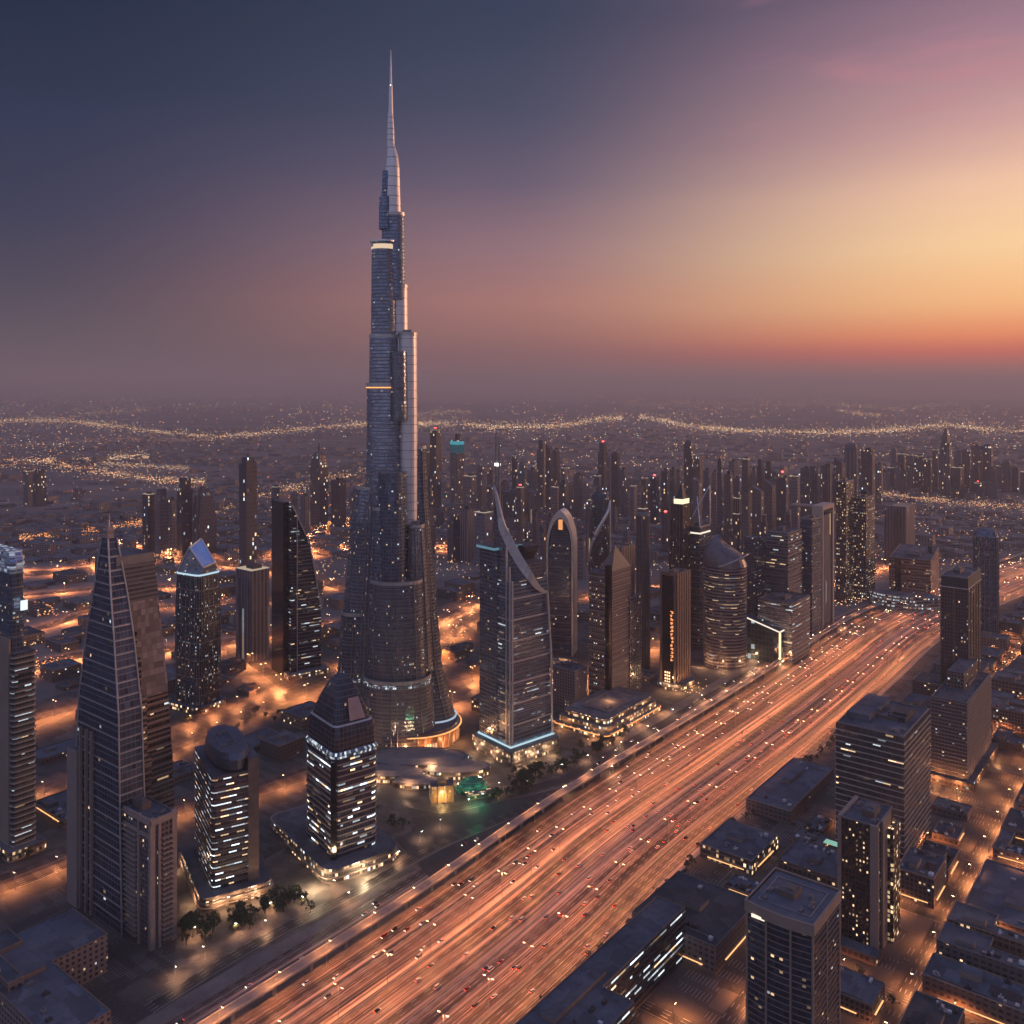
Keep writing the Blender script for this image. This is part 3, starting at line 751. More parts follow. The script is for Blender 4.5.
    for a_ in (-170,-145,-120,-95,-70,-45,-20):
        o = bpy.data.objects.new('arcade_light', lt); COL.objects.link(o); o.parent = t; o.location = (xc + 60*math.cos(R(a_)), -6 + 58*math.sin(R(a_)), 9)
    return t
supertall()

# ------------------------------------------------------------------ mall terraces at its foot, pavilion, green dome
def floods(t, spots, power=9000, col=(1,.60,.32)):
    key = (power, col)
    if key not in LD:
        l = bpy.data.lights.new('floodlight', 'POINT'); l.energy = power; l.color = col; l.shadow_soft_size = 1.2; LD[key] = l
    for p in spots:
        o = bpy.data.objects.new('floodlight', LD[key]); COL.objects.link(o); o.parent = t; o.location = p
def curved_mall():
    x, y = gp(425, 772); t = thing('curved_mall', 'low mall of wavy overlapping roofs at the foot of the tallest tower', 'mall', (x, y, 0))
    def disc(cx, cy, w, d, z, fac, rim, h0=0):
        P = ell(w, d, 36); lv = [(h0,1,1,cx,cy),(z,1,1,cx,cy)]
        o = shell(P, lv).build('hall', [fac, M_ROOF2], t)
        mb = bands(P, lv, 1e9, 3.0, 1.8, z0=z+1.0); mb.build('roof_rim', rim, o)
        mb = MB(); mb.loft([[(a*.92+cx,b*.92+cy,z+.02) for a,b in P],[(a*.6+cx,b*.6+cy,z+3.5) for a,b in P],[(a*.2+cx,b*.2+cy,z+4.6) for a,b in P]]); mb.build('roof', plain('mall_roof', (.26,.20,.17), .5), o)
    disc(-12, 12, 120, 52, 13, F_SHOP, M_EDGE)
    disc(30, -4, 86, 40, 9, F_SHOP, E_WHITE)
    disc(-34, -14, 78, 36, 8.5, F_SHOP, M_EDGE)
    disc(-6, -34, 52, 24, 6.5, F_SHOP, E_WARM)
    floods(t, [(-50,-36,9),(-14,-50,8),(30,-32,10),(62,-26,9),(-78,0,10),(8,-14,16)], 11000)
    return t
curved_mall()
def golden_pavilion():
    x, y = gp(441, 803); m = mpp(803)
    t = thing('golden_pavilion', 'small golden floodlit pavilion with arches beside the forecourt', 'pavilion', (x, y + 8, 0), R(10))
    fg = facade('facade_gold', (.5,.3,.08), (.42,.28,.15), 4.2, 2.6, .36, .40, .9, 1.3, 1.0, clump=.6)
    shell(rect(24, 15), [(0,),(17,)]).build('hall', [fg, M_ROOF2], t)
    mb = MB()
    for sx in (-11, -3.7, 3.7, 11):
        mb.box(sx, -8, 0, 1.6, 1.4, 18)
    mb.build('pilasters', M_TAN, t)
    shell(cham(10, 10, 2.5), [(17.01,),(21,),(24,.5),(26,.1)]).build('lantern', [fg, M_TAN], t)
    l = bpy.data.lights.new('pavilion_light', 'POINT'); l.energy = 14000; l.color = (1,.6,.22); l.shadow_soft_size = 1.5
    o = bpy.data.objects.new('pavilion_light', l); COL.objects.link(o); o.parent = t; o.location = (0, -15, 7)
golden_pavilion()
def green_dome():
    x, y = gp(472, 790); t = thing('green_glass_hall', 'green glowing glass hall between the two nearest big towers', 'hall', (x, y, 0), R(20))
    fg = NT('green_glass'); u, v, _ = fg.sep(fg.uv()); g = fg.M('MULTIPLY', fg.M('GREATER_THAN', fg.M('FRACT', fg.M('DIVIDE', u, 3.0)), .18), fg.M('GREATER_THAN', fg.M('FRACT', fg.M('DIVIDE', v, 3.0)), .2))
    nz = fg.noise(.12, detail=3)
    fg.set(Base_Color=(.03,.12,.07), Roughness=.2, Emission_Color=(.06,.60,.30), Emission_Strength=fg.M('MULTIPLY', fg.M('MULTIPLY_ADD', g, .8, .1), fg.rng(nz, .44, .68, .02, .45)))
    fg.mat.cycles.emission_sampling = 'NONE'
    P = ell(34, 24, 24)
    shell(P, [(0,),(4,1.03),(8,.92),(11,.70),(13,.42),(14,.12)], mtop=0).build('glass_shell', [fg.mat], t)
    bands(P, [norm_lv(l) for l in [(0,),(4,1.03),(8,.92),(11,.70)]], 3.6, .25, .35).build('glazing_grid', M_EDGED, t)
    mb = MB(); mb.box(4, -19, 0, 28, 8, 5, mtop=1); mb.box(4, -20, 5.01, 33, 11, .8, bottom=True); mb.build('entrance_hall', [F_SHOP, M_ROOF2], t)
    l = bpy.data.lights.new('green_light', 'POINT'); l.energy = 9000; l.color = (.1,1,.45); l.shadow_soft_size = 2
    o = bpy.data.objects.new('green_light', l); COL.objects.link(o); o.parent = t; o.location = (-8, -36, 8)
green_dome()

# ------------------------------------------------------------------ sail tower with the swept blade
def sail_tower():
    rz = -50; x, y, a, b, m = corner(511, 764, 30, 40, rz); Z = lambda py: H - (py - HY) * m
    t = thing('sail_tower', 'dark tower with a white swept blade and twin masts on a lit square base', 'tower', (x, y, 0), R(rz))
    za = Z(583)
    P = rect(a, b); lv = [(20,1,1,0,0),(za,.98,.90,0,-b*.04)]
    fr = facade('facade_sail', (.17,.22,.27), (.19,.19,.20), 4.6, 3.0, .22, .10, .25, .9, .35, strip=True, metal=.7)
    shell(P, lv).build('glass_facade', [fr, M_ROOF], t)
    bands(P, lv, 24, .8, 1.8).build('belt_courses', M_PALE, t)
    bands(P, lv, 4.8, .35, .5).build('floor_edges', M_EDGED, t)
    # left shaft rises higher, with a lit corner top
    w1 = a * .58
    shell([(-a/2-1,-b/2-1.2),(-a/2+w1,-b/2-1.2),(-a/2+w1,b*.1),(-a/2-1,b*.1)], [(20,),(Z(553),)]).build('side_shaft', [F_BLUE, M_ROOF], t)
    mb = MB(); mb.box(-a/2+w1*.5-.5, -b*.25, Z(553)+.01, w1+1.4, b*.7, 3, mtop=1); mb.build('lit_crown', [emit('lit_crown_glow', (.22,.45,.58), .5), M_ROOF], t)
    # twin masts
    for i, (mx, top) in enumerate(((-a*.12, 433), (-a*.12+5.5, 437))):
        m_ = MB(); m_.tube([(mx,-b/2+6,20),(mx,-b/2+6,Z(560)),(mx,-b/2+6,Z(480)),(mx,-b/2+6,Z(top))], [2.6,2.4,1.9,.7], 10); m_.build('mast', M_EDGED, t)
    m_ = MB(); m_.box(-a*.12+2.7, -b/2+6, Z(468), 7, 3.2, 3); m_.build('mast_light', E_DOT, t)
    m_ = MB()
    for py in (480, 500, 520, 540, 560): m_.box(-a*.12+2.7, -b/2+6, Z(py), 5, 1.6, 1.4)
    m_.build('mast_ties', M_EDGED, t)
    # bright edge columns at the near corner
    m_ = MB()
    for k, (ex, ey) in enumerate(((a/2-.5,-b/2-1.4),(a/2-6,-b/2-1.6),(a/2+1.3,-b/2+1.0))): m_.box(ex, ey, 20, 1.7, 1.7, za-20+[18,40,2][k])
    m_.build('edge_columns', M_PALE, t)
    # blade: a flattened curved rib sweeping from the mast down the right-hand face
    def blade(pts, ws, name='blade'):
        mb = MB(); rings = []
        for (px_, py_, pz), w in zip(pts, ws):
            rings.append([(px_-1.2, py_-w/2, pz-w*.2),(px_+1.2, py_-w/2, pz-w*.2),(px_+1.2, py_+w/2, pz+w*.2),(px_-1.2, py_+w/2, pz+w*.2)])
        mb.loft(rings); mb.build(name, M_PALE, t)
    pts = []; ws = []; wl = []
    for k in range(19):
        u = k / 18; xx = -a*.08 + (a*.58 + 1.5) * min(1, u*1.7)**.8; yy = -b/2 + 1 + (b*.86) * max(0, u - .22)/.78
        zz = Z(488) + (Z(598) - Z(488)) * (1 - (1-u)**1.9)
        pts.append((xx, yy, zz)); ws.append(.7 + 1.5 * math.sin(math.pi * u)); wl.append((xx, yy, zz))
    mb = MB(); rings = []
    for k, p in enumerate(pts):
        p = Vector(p); d = (Vector(pts[min(k+1, 18)]) - Vector(pts[max(k-1, 0)])).normalized(); hd = Vector((d.x, d.y, 0)).normalized() if Vector((d.x, d.y, 0)).length > 1e-4 else Vector((1, 0, 0))
        side = Vector((hd.y, -hd.x, 0)) * 1.1; nn = d.cross(side).normalized() * (.8 + 4.6 * math.sin(math.pi * (k/18)**.8))
        p = p - nn * (1 if nn.z < 0 else -1) * .0
        rings.append([tuple(p - side - nn), tuple(p + side - nn), tuple(p + side + nn), tuple(p - side + nn)])
    mb.loft(rings); mb.build('blade', M_PALE, t)
    mb = MB()
    for p, q in zip(wl, wl[1:]):
        zl = za + .01
        if p[2] < zl + 1: break
        mb.quad([(p[0],p[1],zl),(q[0],q[1],zl),(q[0],q[1],max(q[2],zl)),(p[0],p[1],p[2])], 0, [(p[1]+p[0],zl),(q[1]+q[0],zl),(q[1]+q[0],q[2]),(p[1]+p[0],p[2])])
        mb.quad([(q[0]-2,q[1]+2,zl),(p[0]-2,p[1]+2,zl),(p[0]-2,p[1]+2,p[2]),(q[0]-2,q[1]+2,max(q[2],zl))], 0)
    mb.build('sail_wall', F_BLUE, t)
    m_ = MB(); m_.tube([(a/2+1.5, b/2-4-b*.05, Z(600)),(a/2+1.6, b/2-1.5, Z(660)),(a/2+1.6, b/2+.6, 20)], [1.3,1.2,1.2], 8); m_.build('edge_rib', M_PALE, t)
    # dark hoods between the blade and the roof
    m_ = MB(); m_.prism([(-a/2+4,-b*.1),(a/2-2,-b*.1),(a/2-2,b*.36),(-a/2+4,b*.36)], za+.01, Z(566), 0, 1); m_.build('roof_hood', [F_DARK, M_ROOF], t)
    m_ = MB(); r0 = [(-a*.35,-b*.02),(a*.30,-b*.02),(a*.30,b*.30),(-a*.35,b*.30)]; z0 = Z(566)+.01
    m_.loft([[(p[0]*.7,p[1]*.8+2,z0) for p in r0],[(p[0]*1.0,p[1],z0+10) for p in r0],[(p[0]*1.15,p[1]*1.1,z0+17) for p in r0]]); m_.build('roof_bowl', M_DARK, t)
    # base
    shell(rrect(a+18, b+16, 4, 3), [(0,),(17,)]).build('podium', [F_SHOP, M_ROOF2], t)
    bands(rrect(a+18, b+16, 4, 3), [norm_lv((0,)), norm_lv((17,))], 1e9, 2.5, 1.4, z0=18).build('podium_rim', M_EDGE, t)
    bands(P, [norm_lv((17,1.05)), norm_lv((21,1.05))], 1e9, 1.4, 1.7, z0=20.5).build('light_band', emit('sail_base_band', (.6,.85,.95), .9), t)
    floods(t, [(a/2+14, k, 8) for k in (-b*.45, -b*.1, b*.3)] + [(k, -b/2-14, 8) for k in (-a*.4, a*.1)], 9000)
sail_tower()

# ------------------------------------------------------------------ pyramid tower with the blank side wall
def pyramid_tower():
    rz = -38.3; x, y, a, b, m = corner(122, 936, 50, 26, rz); Z = lambda py: H - (py - HY) * m
    t = thing('pyramid_tower', 'tall tapering tower ending in a needle, with a smooth tan fin wall', 'tower', (x, y, 0), R(rz))
    fa = facade('facade_pyramid', (.15,.19,.26), (.23,.22,.225), 5.4, 4.4, .16, .08, .03, .9, .7, rough=.13, metal=.7)
    P = rect(a, b); sh = lambda z: (z / Z(545))
    k1 = 8 * m / (50*m); 
    cxs, cys = a*.0, b*.0
    lv = [(0,1,1,0,0),(Z(720),.80,.86,.5,0),(Z(640),.52,.72,1.5,0),(Z(600),.33,.60,2.2,0),(Z(545),.13,.32,0,0)]
    shell(P, lv).build('glass_facade', [fa, M_ROOF], t)
    bands(P, lv, 10.8, .4, .7, z1=Z(552)).build('floor_edges', M_EDGE, t)
    mb = MB()
    for cxn, cyn in ((1,-1),(-1,-1),(1,1)):
        pts = [(cxn*a/2*l[1]+l[3]+cxn*.3, cyn*b/2*l[2]+l[4]+cyn*.3, l[0]) for l in lv]
        mb.tube(pts, .75, 6)
    mb.build('corner_ribs', M_EDGE, t)
    shell(rect(5, 5), [(Z(548),1.3),(Z(541),1.0),(Z(537),1.25),(Z(533),.5)]).build('lantern', [M_STONE, M_STONE], t)
    antenna(t, 0, 0, Z(534), Z(519)-Z(534), .6, M_PALE)
    # rear slab: banded face toward the highway, smooth tan wall above
    bx, by, ba, bb, bm = corner(112, 912, 12, 60, rz); c_, s_ = math.cos(R(-rz)), math.sin(R(-rz)); dx, dy = bx-x, by-y; ox, oy = dx*c_-dy*s_, dx*s_+dy*c_
    ZB = lambda py: H - (py-HY)*bm
    S_ = rect(ba+14, bb); wtop = 36/60
    def L_(py, k): return (ZB(py), 1, k, ox, oy - bb/2*(1-k))
    lv2 = [(0,1,1,ox,oy), L_(770, .93), L_(700,.84), L_(640,.74), L_(580,.63), L_(557,.60)]
    fb = facade('facade_pyramid_side', (.03,.028,.03), (.24,.17,.14), 5.2, 3.6, .36, .05, .10, 1.2, .85, strip=True, rough=.25)
    shell(S_, lv2).build('rear_slab', [fb, M_ROOF], t)
    sub = lambda p0, p1: [L_(p0, lerp_lv([tuple(v) for v in lv2], ZB(p0))[2]), L_(p1, lerp_lv([tuple(v) for v in lv2], ZB(p1))[2])]
    bands(S_, lv2, 7.8, .5, .8, z1=ZB(706)).build('floor_edges', M_STONE, t)
    big = rect(ba+15.2, bb+1.2)
    shell(big, sub(704, 604)).build('fin_wall', [facade('fin_wall_panels', (.31,.24,.205), (.20,.155,.135), 5.2, 4.4, .05, .04, 0.0, 0, .5, rough=.45, spec=.3, wob=.03), M_ROOF], t)
    shell(big, sub(603.9, 566)).build('louvre_screen', [F_LOUVRE, M_ROOF], t)
    shell(rect(ba+14.6, bb+.6), sub(565.9, 556.5)).build('roof_crown', [M_EDGED, M_ROOF], t)
    # curved stepped bay climbing the near edge of the slab
    steps = [(936,.62),(760,.52),(700,.40),(660,.30),(632,.17)]
    for (p0, k0), (p1, k1) in zip(steps, steps[1:]):
        w = bb*.62*k0*1.2
        mb = MB(); mb.box(ox+ba/2+8.5+3.0, oy-bb/2+w/2+1.5, 0.0, 6.0, w, ZB(p1)-.0, mtop=1); o = mb.build('stepped_bay', [fb, M_ROOF], t)
        mb2 = MB(); z = 7.8 if p0 == 936 else ZB(p0)
        while z < ZB(p1): 
            mb2.box(ox+ba/2+11.6, oy-bb/2+w/2+1.5, z, 6.8, w+.8, .8); z += 7.8
        mb2.build('floor_edges', M_STONE, o)
    # blank left flank and glass strip
    mb = MB(); mb.box(-a/2+8, -b/2-2.1, 0, 17, 4, Z(770), mtop=1); mb.build('flank_wall', [plain('flank_render', (.26,.205,.185), .7, var=.1), M_ROOF], t)
    mb = MB(); 
    for xx in (-a/2+17.6, -a/2+27, -a/2+35.5): mb.box(xx, -b/2-1.3, 0, 1.4, 2.4, Z(745))
    mb.build('mullion_piers', M_STONE, t)
    return t
pyramid_tower()
def annex():
    x, y, a, b, m = corner(151, 951, 34, 25); Z = lambda py: H - (py-HY)*m
    zt = Z(822)
    t = thing('apartment_block', 'tan apartment slab with balconies standing against the tapering needle tower', 'apartment block', (x, y, 0), R(-38.3))
    shell(rect(a, b), [(0,),(zt,)]).build('wall', [F_APT, M_ROOF], t)
    mb = MB(); 
    for (cx, cy, sx, sy) in ((a/2-.9,-b/2+1.2,3.2,4),(a/2-.9,b/2-1.5,3,4),(-a/2+1,-b/2-.4,3,3),(a*.18,-b/2-.4,2.4,2.4),(a/2+.6,-b*.18,1.4,2.2)): mb.box(cx, cy, 0, sx, sy, zt+2)
    mb.build('pilasters', M_STONE, t)
    z = 4
    mb = MB()
    while z < zt-14: mb.box(a/2+1.4, b*.14, z, 2.6, b*.46, 1.1, bottom=True); mb.box(-a*.14, -b/2-1.2, z, a*.5, 2.2, 1.0, bottom=True); z += 3.9
    mb.build('balcony_slabs', M_STONE, t)
    mb = MB(); mb.box(0, -b/2-.7, zt-13, a+1.5, 1.2, 3); mb.box(0,-b/2-.7, zt-3, a+1.5, 1.2, 4.5); mb.box(a/2+.8,0,zt-3,1.4,b+1,4.5); mb.build('cornice', M_STONE, t)
    roof_kit(t, a*.98, b*.98, zt, 3, 6)
annex()

# ------------------------------------------------------------------ other named towers on the near side
def edge_office():
    x, y, a, b, m = corner(13, 858, 42, 23, -38.3); Z = lambda py: H - (py-HY)*m
    t = thing('glass_office_tower', 'office tower with curved white floor lines and blue crown, cut by the frame edge', 'tower', (x, y, 0), R(-38.3))
    P = rrect(a, b, 3, 3)
    lv = [(0,),(Z(655),)]
    shell(P, lv).build('glass_facade', [F_TEALLIT, M_ROOF], t)
    bands(P, lv, 5.2, .8, 1.0).build('floor_edges', M_EDGE, t)
    P2 = rrect(a*.86, b*.62, 3, 3); o2 = (0, -b*.15)
    lv2 = [(Z(655)+.01,1,1,*o2),(Z(575),.97,.97,*o2)]
    shell(P2, lv2).build('upper_shaft', [F_DARK, M_ROOF], t); bands(P2, lv2, 15, .5, .9).build('upper_edges', M_EDGED, t)
    lv3 = [(Z(575)+.01,1,1,*o2),(Z(563),1.02,1.02,*o2),(Z(553),.9,.9,*o2)]
    shell(P2, lv3, mtop=0).build('lit_crown', [facade('facade_crown', (.20,.34,.62), (.35,.42,.55), 3, 6, .2, .1, 1.0, .5, 0.0, metal=.7)], t)
    bands(P2, lv3, 5, .7, .7).build('crown_rims', M_PALE, t)
    mb = MB(); mb.box(a*.13, -b/2-.6, 0, a*.62, 1.8, Z(640)); mb.build('fin_wall', M_TAN, t)
    mb = MB(); mb.box(a/2+.35, b*.12-b*.15, Z(612), .8, b*.3, 9); mb.box(-a*.1, -b*.46-.65, Z(612), 7, .5, 8); mb.build('screen', emit('lit_screen', (.85,.93,1), 1.2), t)
    mb = MB(); mb.box(a/2+.9, 0, Z(690), .5, b*.6, 14); mb.build('teal_offices', F_TEALLIT, t)
    shell(rrect(a+16, b+14, 4, 3), [(0,),(9,)]).build('podium', [F_SHOP, M_ROOF2], t)
edge_office()

def crystal_tower():
    x, y = gp(198, 706); m = mpp(706); Z = lambda py: H - (py-HY)*m
    t = thing('crystal_top_tower', 'dark tower speckled with white windows under a slanted blue glass prism', 'tower', (x, y, 0), R(-30))
    w = 43*m*.86; P = rrect(w, w*.8, 8, 4)
    lv = [(0,1.0),(Z(640),1.02),(Z(600),1.0),(Z(572),.93)]
    shell(P, lv).build('glass_facade', [F_HOTEL, M_ROOF], t)
    fins(P, [norm_lv(l) for l in lv], 9, .5, .5).build('ribs', M_EDGED, t)
    bands(P, lv, 23, .6, 1.0).build('floor_edges', M_EDGED, t)
    # prism: slanted glass plane leaning to one high corner
    zt = Z(572)+.02; hw, hd = w*.44, w*.33; pk = Z(540)
    base = [(-hw,-hd,zt),(hw,-hd,zt),(hw,hd,zt),(-hw,hd,zt)]
    top = [(-hw*.25,-hd*.6,pk-9),(hw*.98,-hd*.6,zt+10),(hw*.98,hd*.6,zt+13),(-hw*.25,hd*.6,pk)]
    mb = MB(); mb.loft([base, top], 0, cap=True, mtop=1); mb.build('glass_prism', [F_DARK, plain('prism_mirror', (.42,.52,.74), .22, .9, var=.15, scale=.08)], t)
    mb = MB(); 
    for p, q in ((top[0],top[1]),(top[1],top[2]),(top[2],top[3]),(top[3],top[0]),(base[0],top[0])): mb.bar(p, q, 1.6)
    mb.build('prism_frame', M_PALE, t)
    bands(P, [norm_lv((0,.93)),norm_lv((zt+3,.93))], 1e9, .9, 2.2, z0=zt+1.5).build('light_band', E_COOL, t)
    shell(cham(w*1.25, w*1.1, 8), [(0,),(9,)]).build('podium', [F_SHOP, M_ROOF], t)
crystal_tower()

def cut_tower():
    x, y, a, b, m = corner(291, 678, 13, 30, -55); Z = lambda py: H - (py-HY)*m
    t = thing('diagonal_cut_tower', 'dark tower whose top is cut off in one long lit diagonal', 'tower', (x, y, 0), R(-55))
    # side profile in the y-z plane of the broad face, extruded across
    prof = [(-b/2,0),(b/2,0),(b/2,Z(612)),(b*.12,Z(545)),(b*-.02,Z(536)),(-b*.44,Z(506)),(-b/2,Z(506))]
    n = len(prof); mb = MB(); u = 0
    A = [(-a/2, p[0], p[1]) for p in prof]; B = [(a/2, p[0], p[1]) for p in prof]
    mb.quad(B, 0, [(p[1], p[2]) for p in B]); mb.quad(list(reversed(A)), 0, [(p[1], p[2]) for p in reversed(A)])
    for i in range(n):
        j = (i+1) % n
        mb.quad([A[i], A[j], B[j], B[i]], 0 if abs(prof[i][0]-prof[j][0]) < 1 else 1, [(0,prof[i][1]),(0,prof[j][1]),(a,prof[j][1]),(a,prof[i][1])])
    mb.build('glass_facade', [facade('facade_cut', (.08,.09,.11), (.12,.115,.115), 4.6, 2.6, .36, .10, .5, 1.1, .4, strip=True, metal=.6), M_ROOF], t)
    m2 = MB(); m2.box(-a*.12, -b/2-4, 0, a*.9, 9, Z(503), mtop=1); m2.build('tall_shaft', [M_BLACK, M_ROOF], t)
    m2 = MB()
    for k in range(2, len(prof)-1): m2.bar((a/2+.6, prof[k][0], prof[k][1]), (a/2+.6, prof[k+1][0], prof[k+1][1]), 1.5)
    m2.bar((a/2+.6, -b*.30, 6), (a/2+.6, -b*.30, Z(515)), 1.0)
    m2.build('edge_frame', M_PALE, t)
    m3 = MB(); z = 8
    while z < Z(545):
        ye = b/2 if z < Z(612) else b/2 - (z - Z(612)) / (Z(545) - Z(612)) * (b*.38)
        m3.box(a/2+.3, (-b*.28 + ye)/2, z, .7, ye + b*.28, 1.1); z += 5.6 if not (Z(600) < z < Z(580)) else 5.6
    m3.build('floor_edges', M_EDGED, t)
    shell(rect(a+26, b+16), [(0,),(8,)]).build('podium', [F_SHOP, M_ROOF2], t)
    bands(rect(a+26, b+16), [norm_lv((0,)),norm_lv((8,))], 1e9, 1.2, 1.0, z0=8.6).build('podium_rim', E_WHITE if False else M_EDGE, t)
cut_tower()

def rounded_corner_tower():
    x, y, a, b, m = corner(212, 905, 18, 45, -60); Z = lambda py: H - (py-HY)*m
    t = thing('rounded_office_tower', 'dark office tower with a rounded blue-grey rooftop drum and white-lit rooms', 'tower', (x, y, 0), R(-60))
    P = rrect(a, b, 3.5, 3); lv = [(10,),(Z(778),)]
    shell(P, lv).build('glass_facade', [facade('facade_white_rooms', (.09,.10,.13), (.16,.145,.14), 5.2, 2.2, .30, .10, 1.9, 2.2, .35, strip=True, metal=.55, clump=1.4), M_ROOF], t); bands(P, lv, 5.2, .3, .5).build('floor_edges', M_EDGED, t)
    mb = MB(); mb.box(0, b/2-3, 10, a+2.5, 9, Z(766)-10, mtop=1); mb.build('end_wall', [M_BROWNW, M_ROOF], t)
    bands(P, [norm_lv(l) for l in lv], 1e9, 1.6, 2.6, z0=Z(776)).build('light_band', emit('tower_rim_light', (.62,.80,.92), .8), t)
    D = ell(a*1.02, b*.86, 32); z = Z(775)
    shell(D, [(z+.02,1,1,0,2),(z+9,1.05,1.02,0,2),(z+13,.94,.94,0,2)]).build('rooftop_drum', [plain('blue_grey_shell', (.10,.12,.16), .3, .4), plain('blue_grey_roof', (.075,.085,.115), .5)], t)
    roof_kit(t, a*.4, b*.35, z+13, 4, 3, plant=False)
    P2 = rrect(a+20, b+22, 7, 4)
    shell(P2, [(0,),(12,)]).build('podium', [F_SHOP, M_ROOF], t); bands(P2, [norm_lv((0,)),norm_lv((12,))], 4.2, 1.6, .9).build('terrace_edges', M_TAN, t)
    floods(t, [(a/2+15, k, 7) for k in (-b*.4, 0, b*.4)] + [(k, -b/2-16, 7) for k in (-a*.4, a*.4)], 6000)
rounded_corner_tower()

def domed_tower():
    x, y, a, b, m = corner(334, 874, 29, 44, -52); Z = lambda py: H - (py-HY)*m
    t = thing('domed_hotel_tower', 'banded hotel tower with a glowing blue collar below a pointed glass dome', 'tower', (x, y, 0), R(-52))
    P = rrect(a, b, 6, 4); zc = Z(762); lv = [(12,),(zc,)]
    shell(P, lv).build('glass_facade', [F_BANDL, M_ROOF], t)
    bands(P, lv, 5.2, .9, 1.0).build('floor_edges', M_STONE, t)
    mb = MB(); mb.box(a/2-.5, -b/2+.5, 12, 5, 5, zc-12, R(45)); mb.build('corner_column', M_BLACK, t)
    bands(P, [norm_lv(l) for l in lv], 1e9, 2.2, 1.2, z0=zc+.4).build('collar_rim', M_PALE, t)
    lc = [(zc+.42,1.0),(zc+4.5,1.04),(zc+6.5,.98)]
    shell(P, lc).build('lit_collar', [F_GLOW, M_ROOF], t)
    zd = zc+6.52; pk = Z(686)
    h = pk - zd
    dm = [(zd,.95,.95),(zd+h*.18,.98,.97),(zd+h*.34,.92,.92),(zd+h*.36,.84,.84),(zd+h*.52,.72,.74),(zd+h*.70,.54,.58),(zd+h*.85,.36,.42),(zd+h*.95,.20,.26),(zd+h,.07,.09)]
    shell(P, dm).build('glass_dome', [facade('facade_dome', (.035,.045,.065), (.11,.11,.12), 4.5, 4, .10, .08, .02, .6, .5, metal=.3), M_ROOF], t)
    bands(P, [norm_lv((l[0],l[1],l[2])) for l in dm], 1e9, 1.0, 1.0, z0=zd+h*.37).build('dome_rim', M_EDGE, t)
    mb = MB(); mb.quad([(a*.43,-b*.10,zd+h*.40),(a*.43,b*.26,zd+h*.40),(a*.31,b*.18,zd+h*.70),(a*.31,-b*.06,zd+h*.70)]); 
    mb.build('sunlit_facet', plain('sunlit_rose', (.34,.24,.23), .5), t)  # sunlight painted as a rose tint on one facet of the dome
    antenna(t, 0, 0, pk, 9, .5)
    P2 = rrect(a+34, b+30, 14, 5)
    shell(P2, [(0,),(13,)]).build('podium', [F_SHOP, M_ROOF], t)
    bands(P2, [norm_lv((0,)),norm_lv((13,))], 6.6, 2.0, 1.0).build('podium_rims', M_TAN, t)
    P3 = rrect(60, 74, 10, 4)
    shell([(p[0]-a/2-28, p[1]+4) for p in P3], [(0,),(10,)]).build('side_wing', [F_SHOP, M_ROOF], t)
    bands([(p[0], p[1]) for p in P3], [norm_lv((0,1,1,-a/2-28,4)),norm_lv((10,1,1,-a/2-28,4))], 5, 1.4, .8).build('wing_rims', M_TAN, t)
    l = bpy.data.lights.new('podium_light', 'POINT'); l.energy = 30000; l.color = (1,.72,.42); l.shadow_soft_size = 2
    for (lx, ly) in ((a/2+26, -6), (a/2+14, -b/2-24)):
        o = bpy.data.objects.new('podium_light', l); COL.objects.link(o); o.parent = t; o.location = (lx, ly, 9)
domed_tower()
# ------------------------------------------------------------------ towers along the left side of the highway
def boxt(name, label, px, py, lp, rp, top, fac, rz=-38.3, **k):
    x, y, a, b, m = corner(px, py, lp, rp, rz); rd = k.pop('rnd', 0); kk = k.pop('taper', 1.0)
    P = rect(a, b) if not rd else rrect(a, b, rd, 3)
    z = H - (top - HY) * m
    t = tower(name, label, x, y, rz, P, [(0,),(z, kk)], fac, **k)
    return t, a, b, m, z

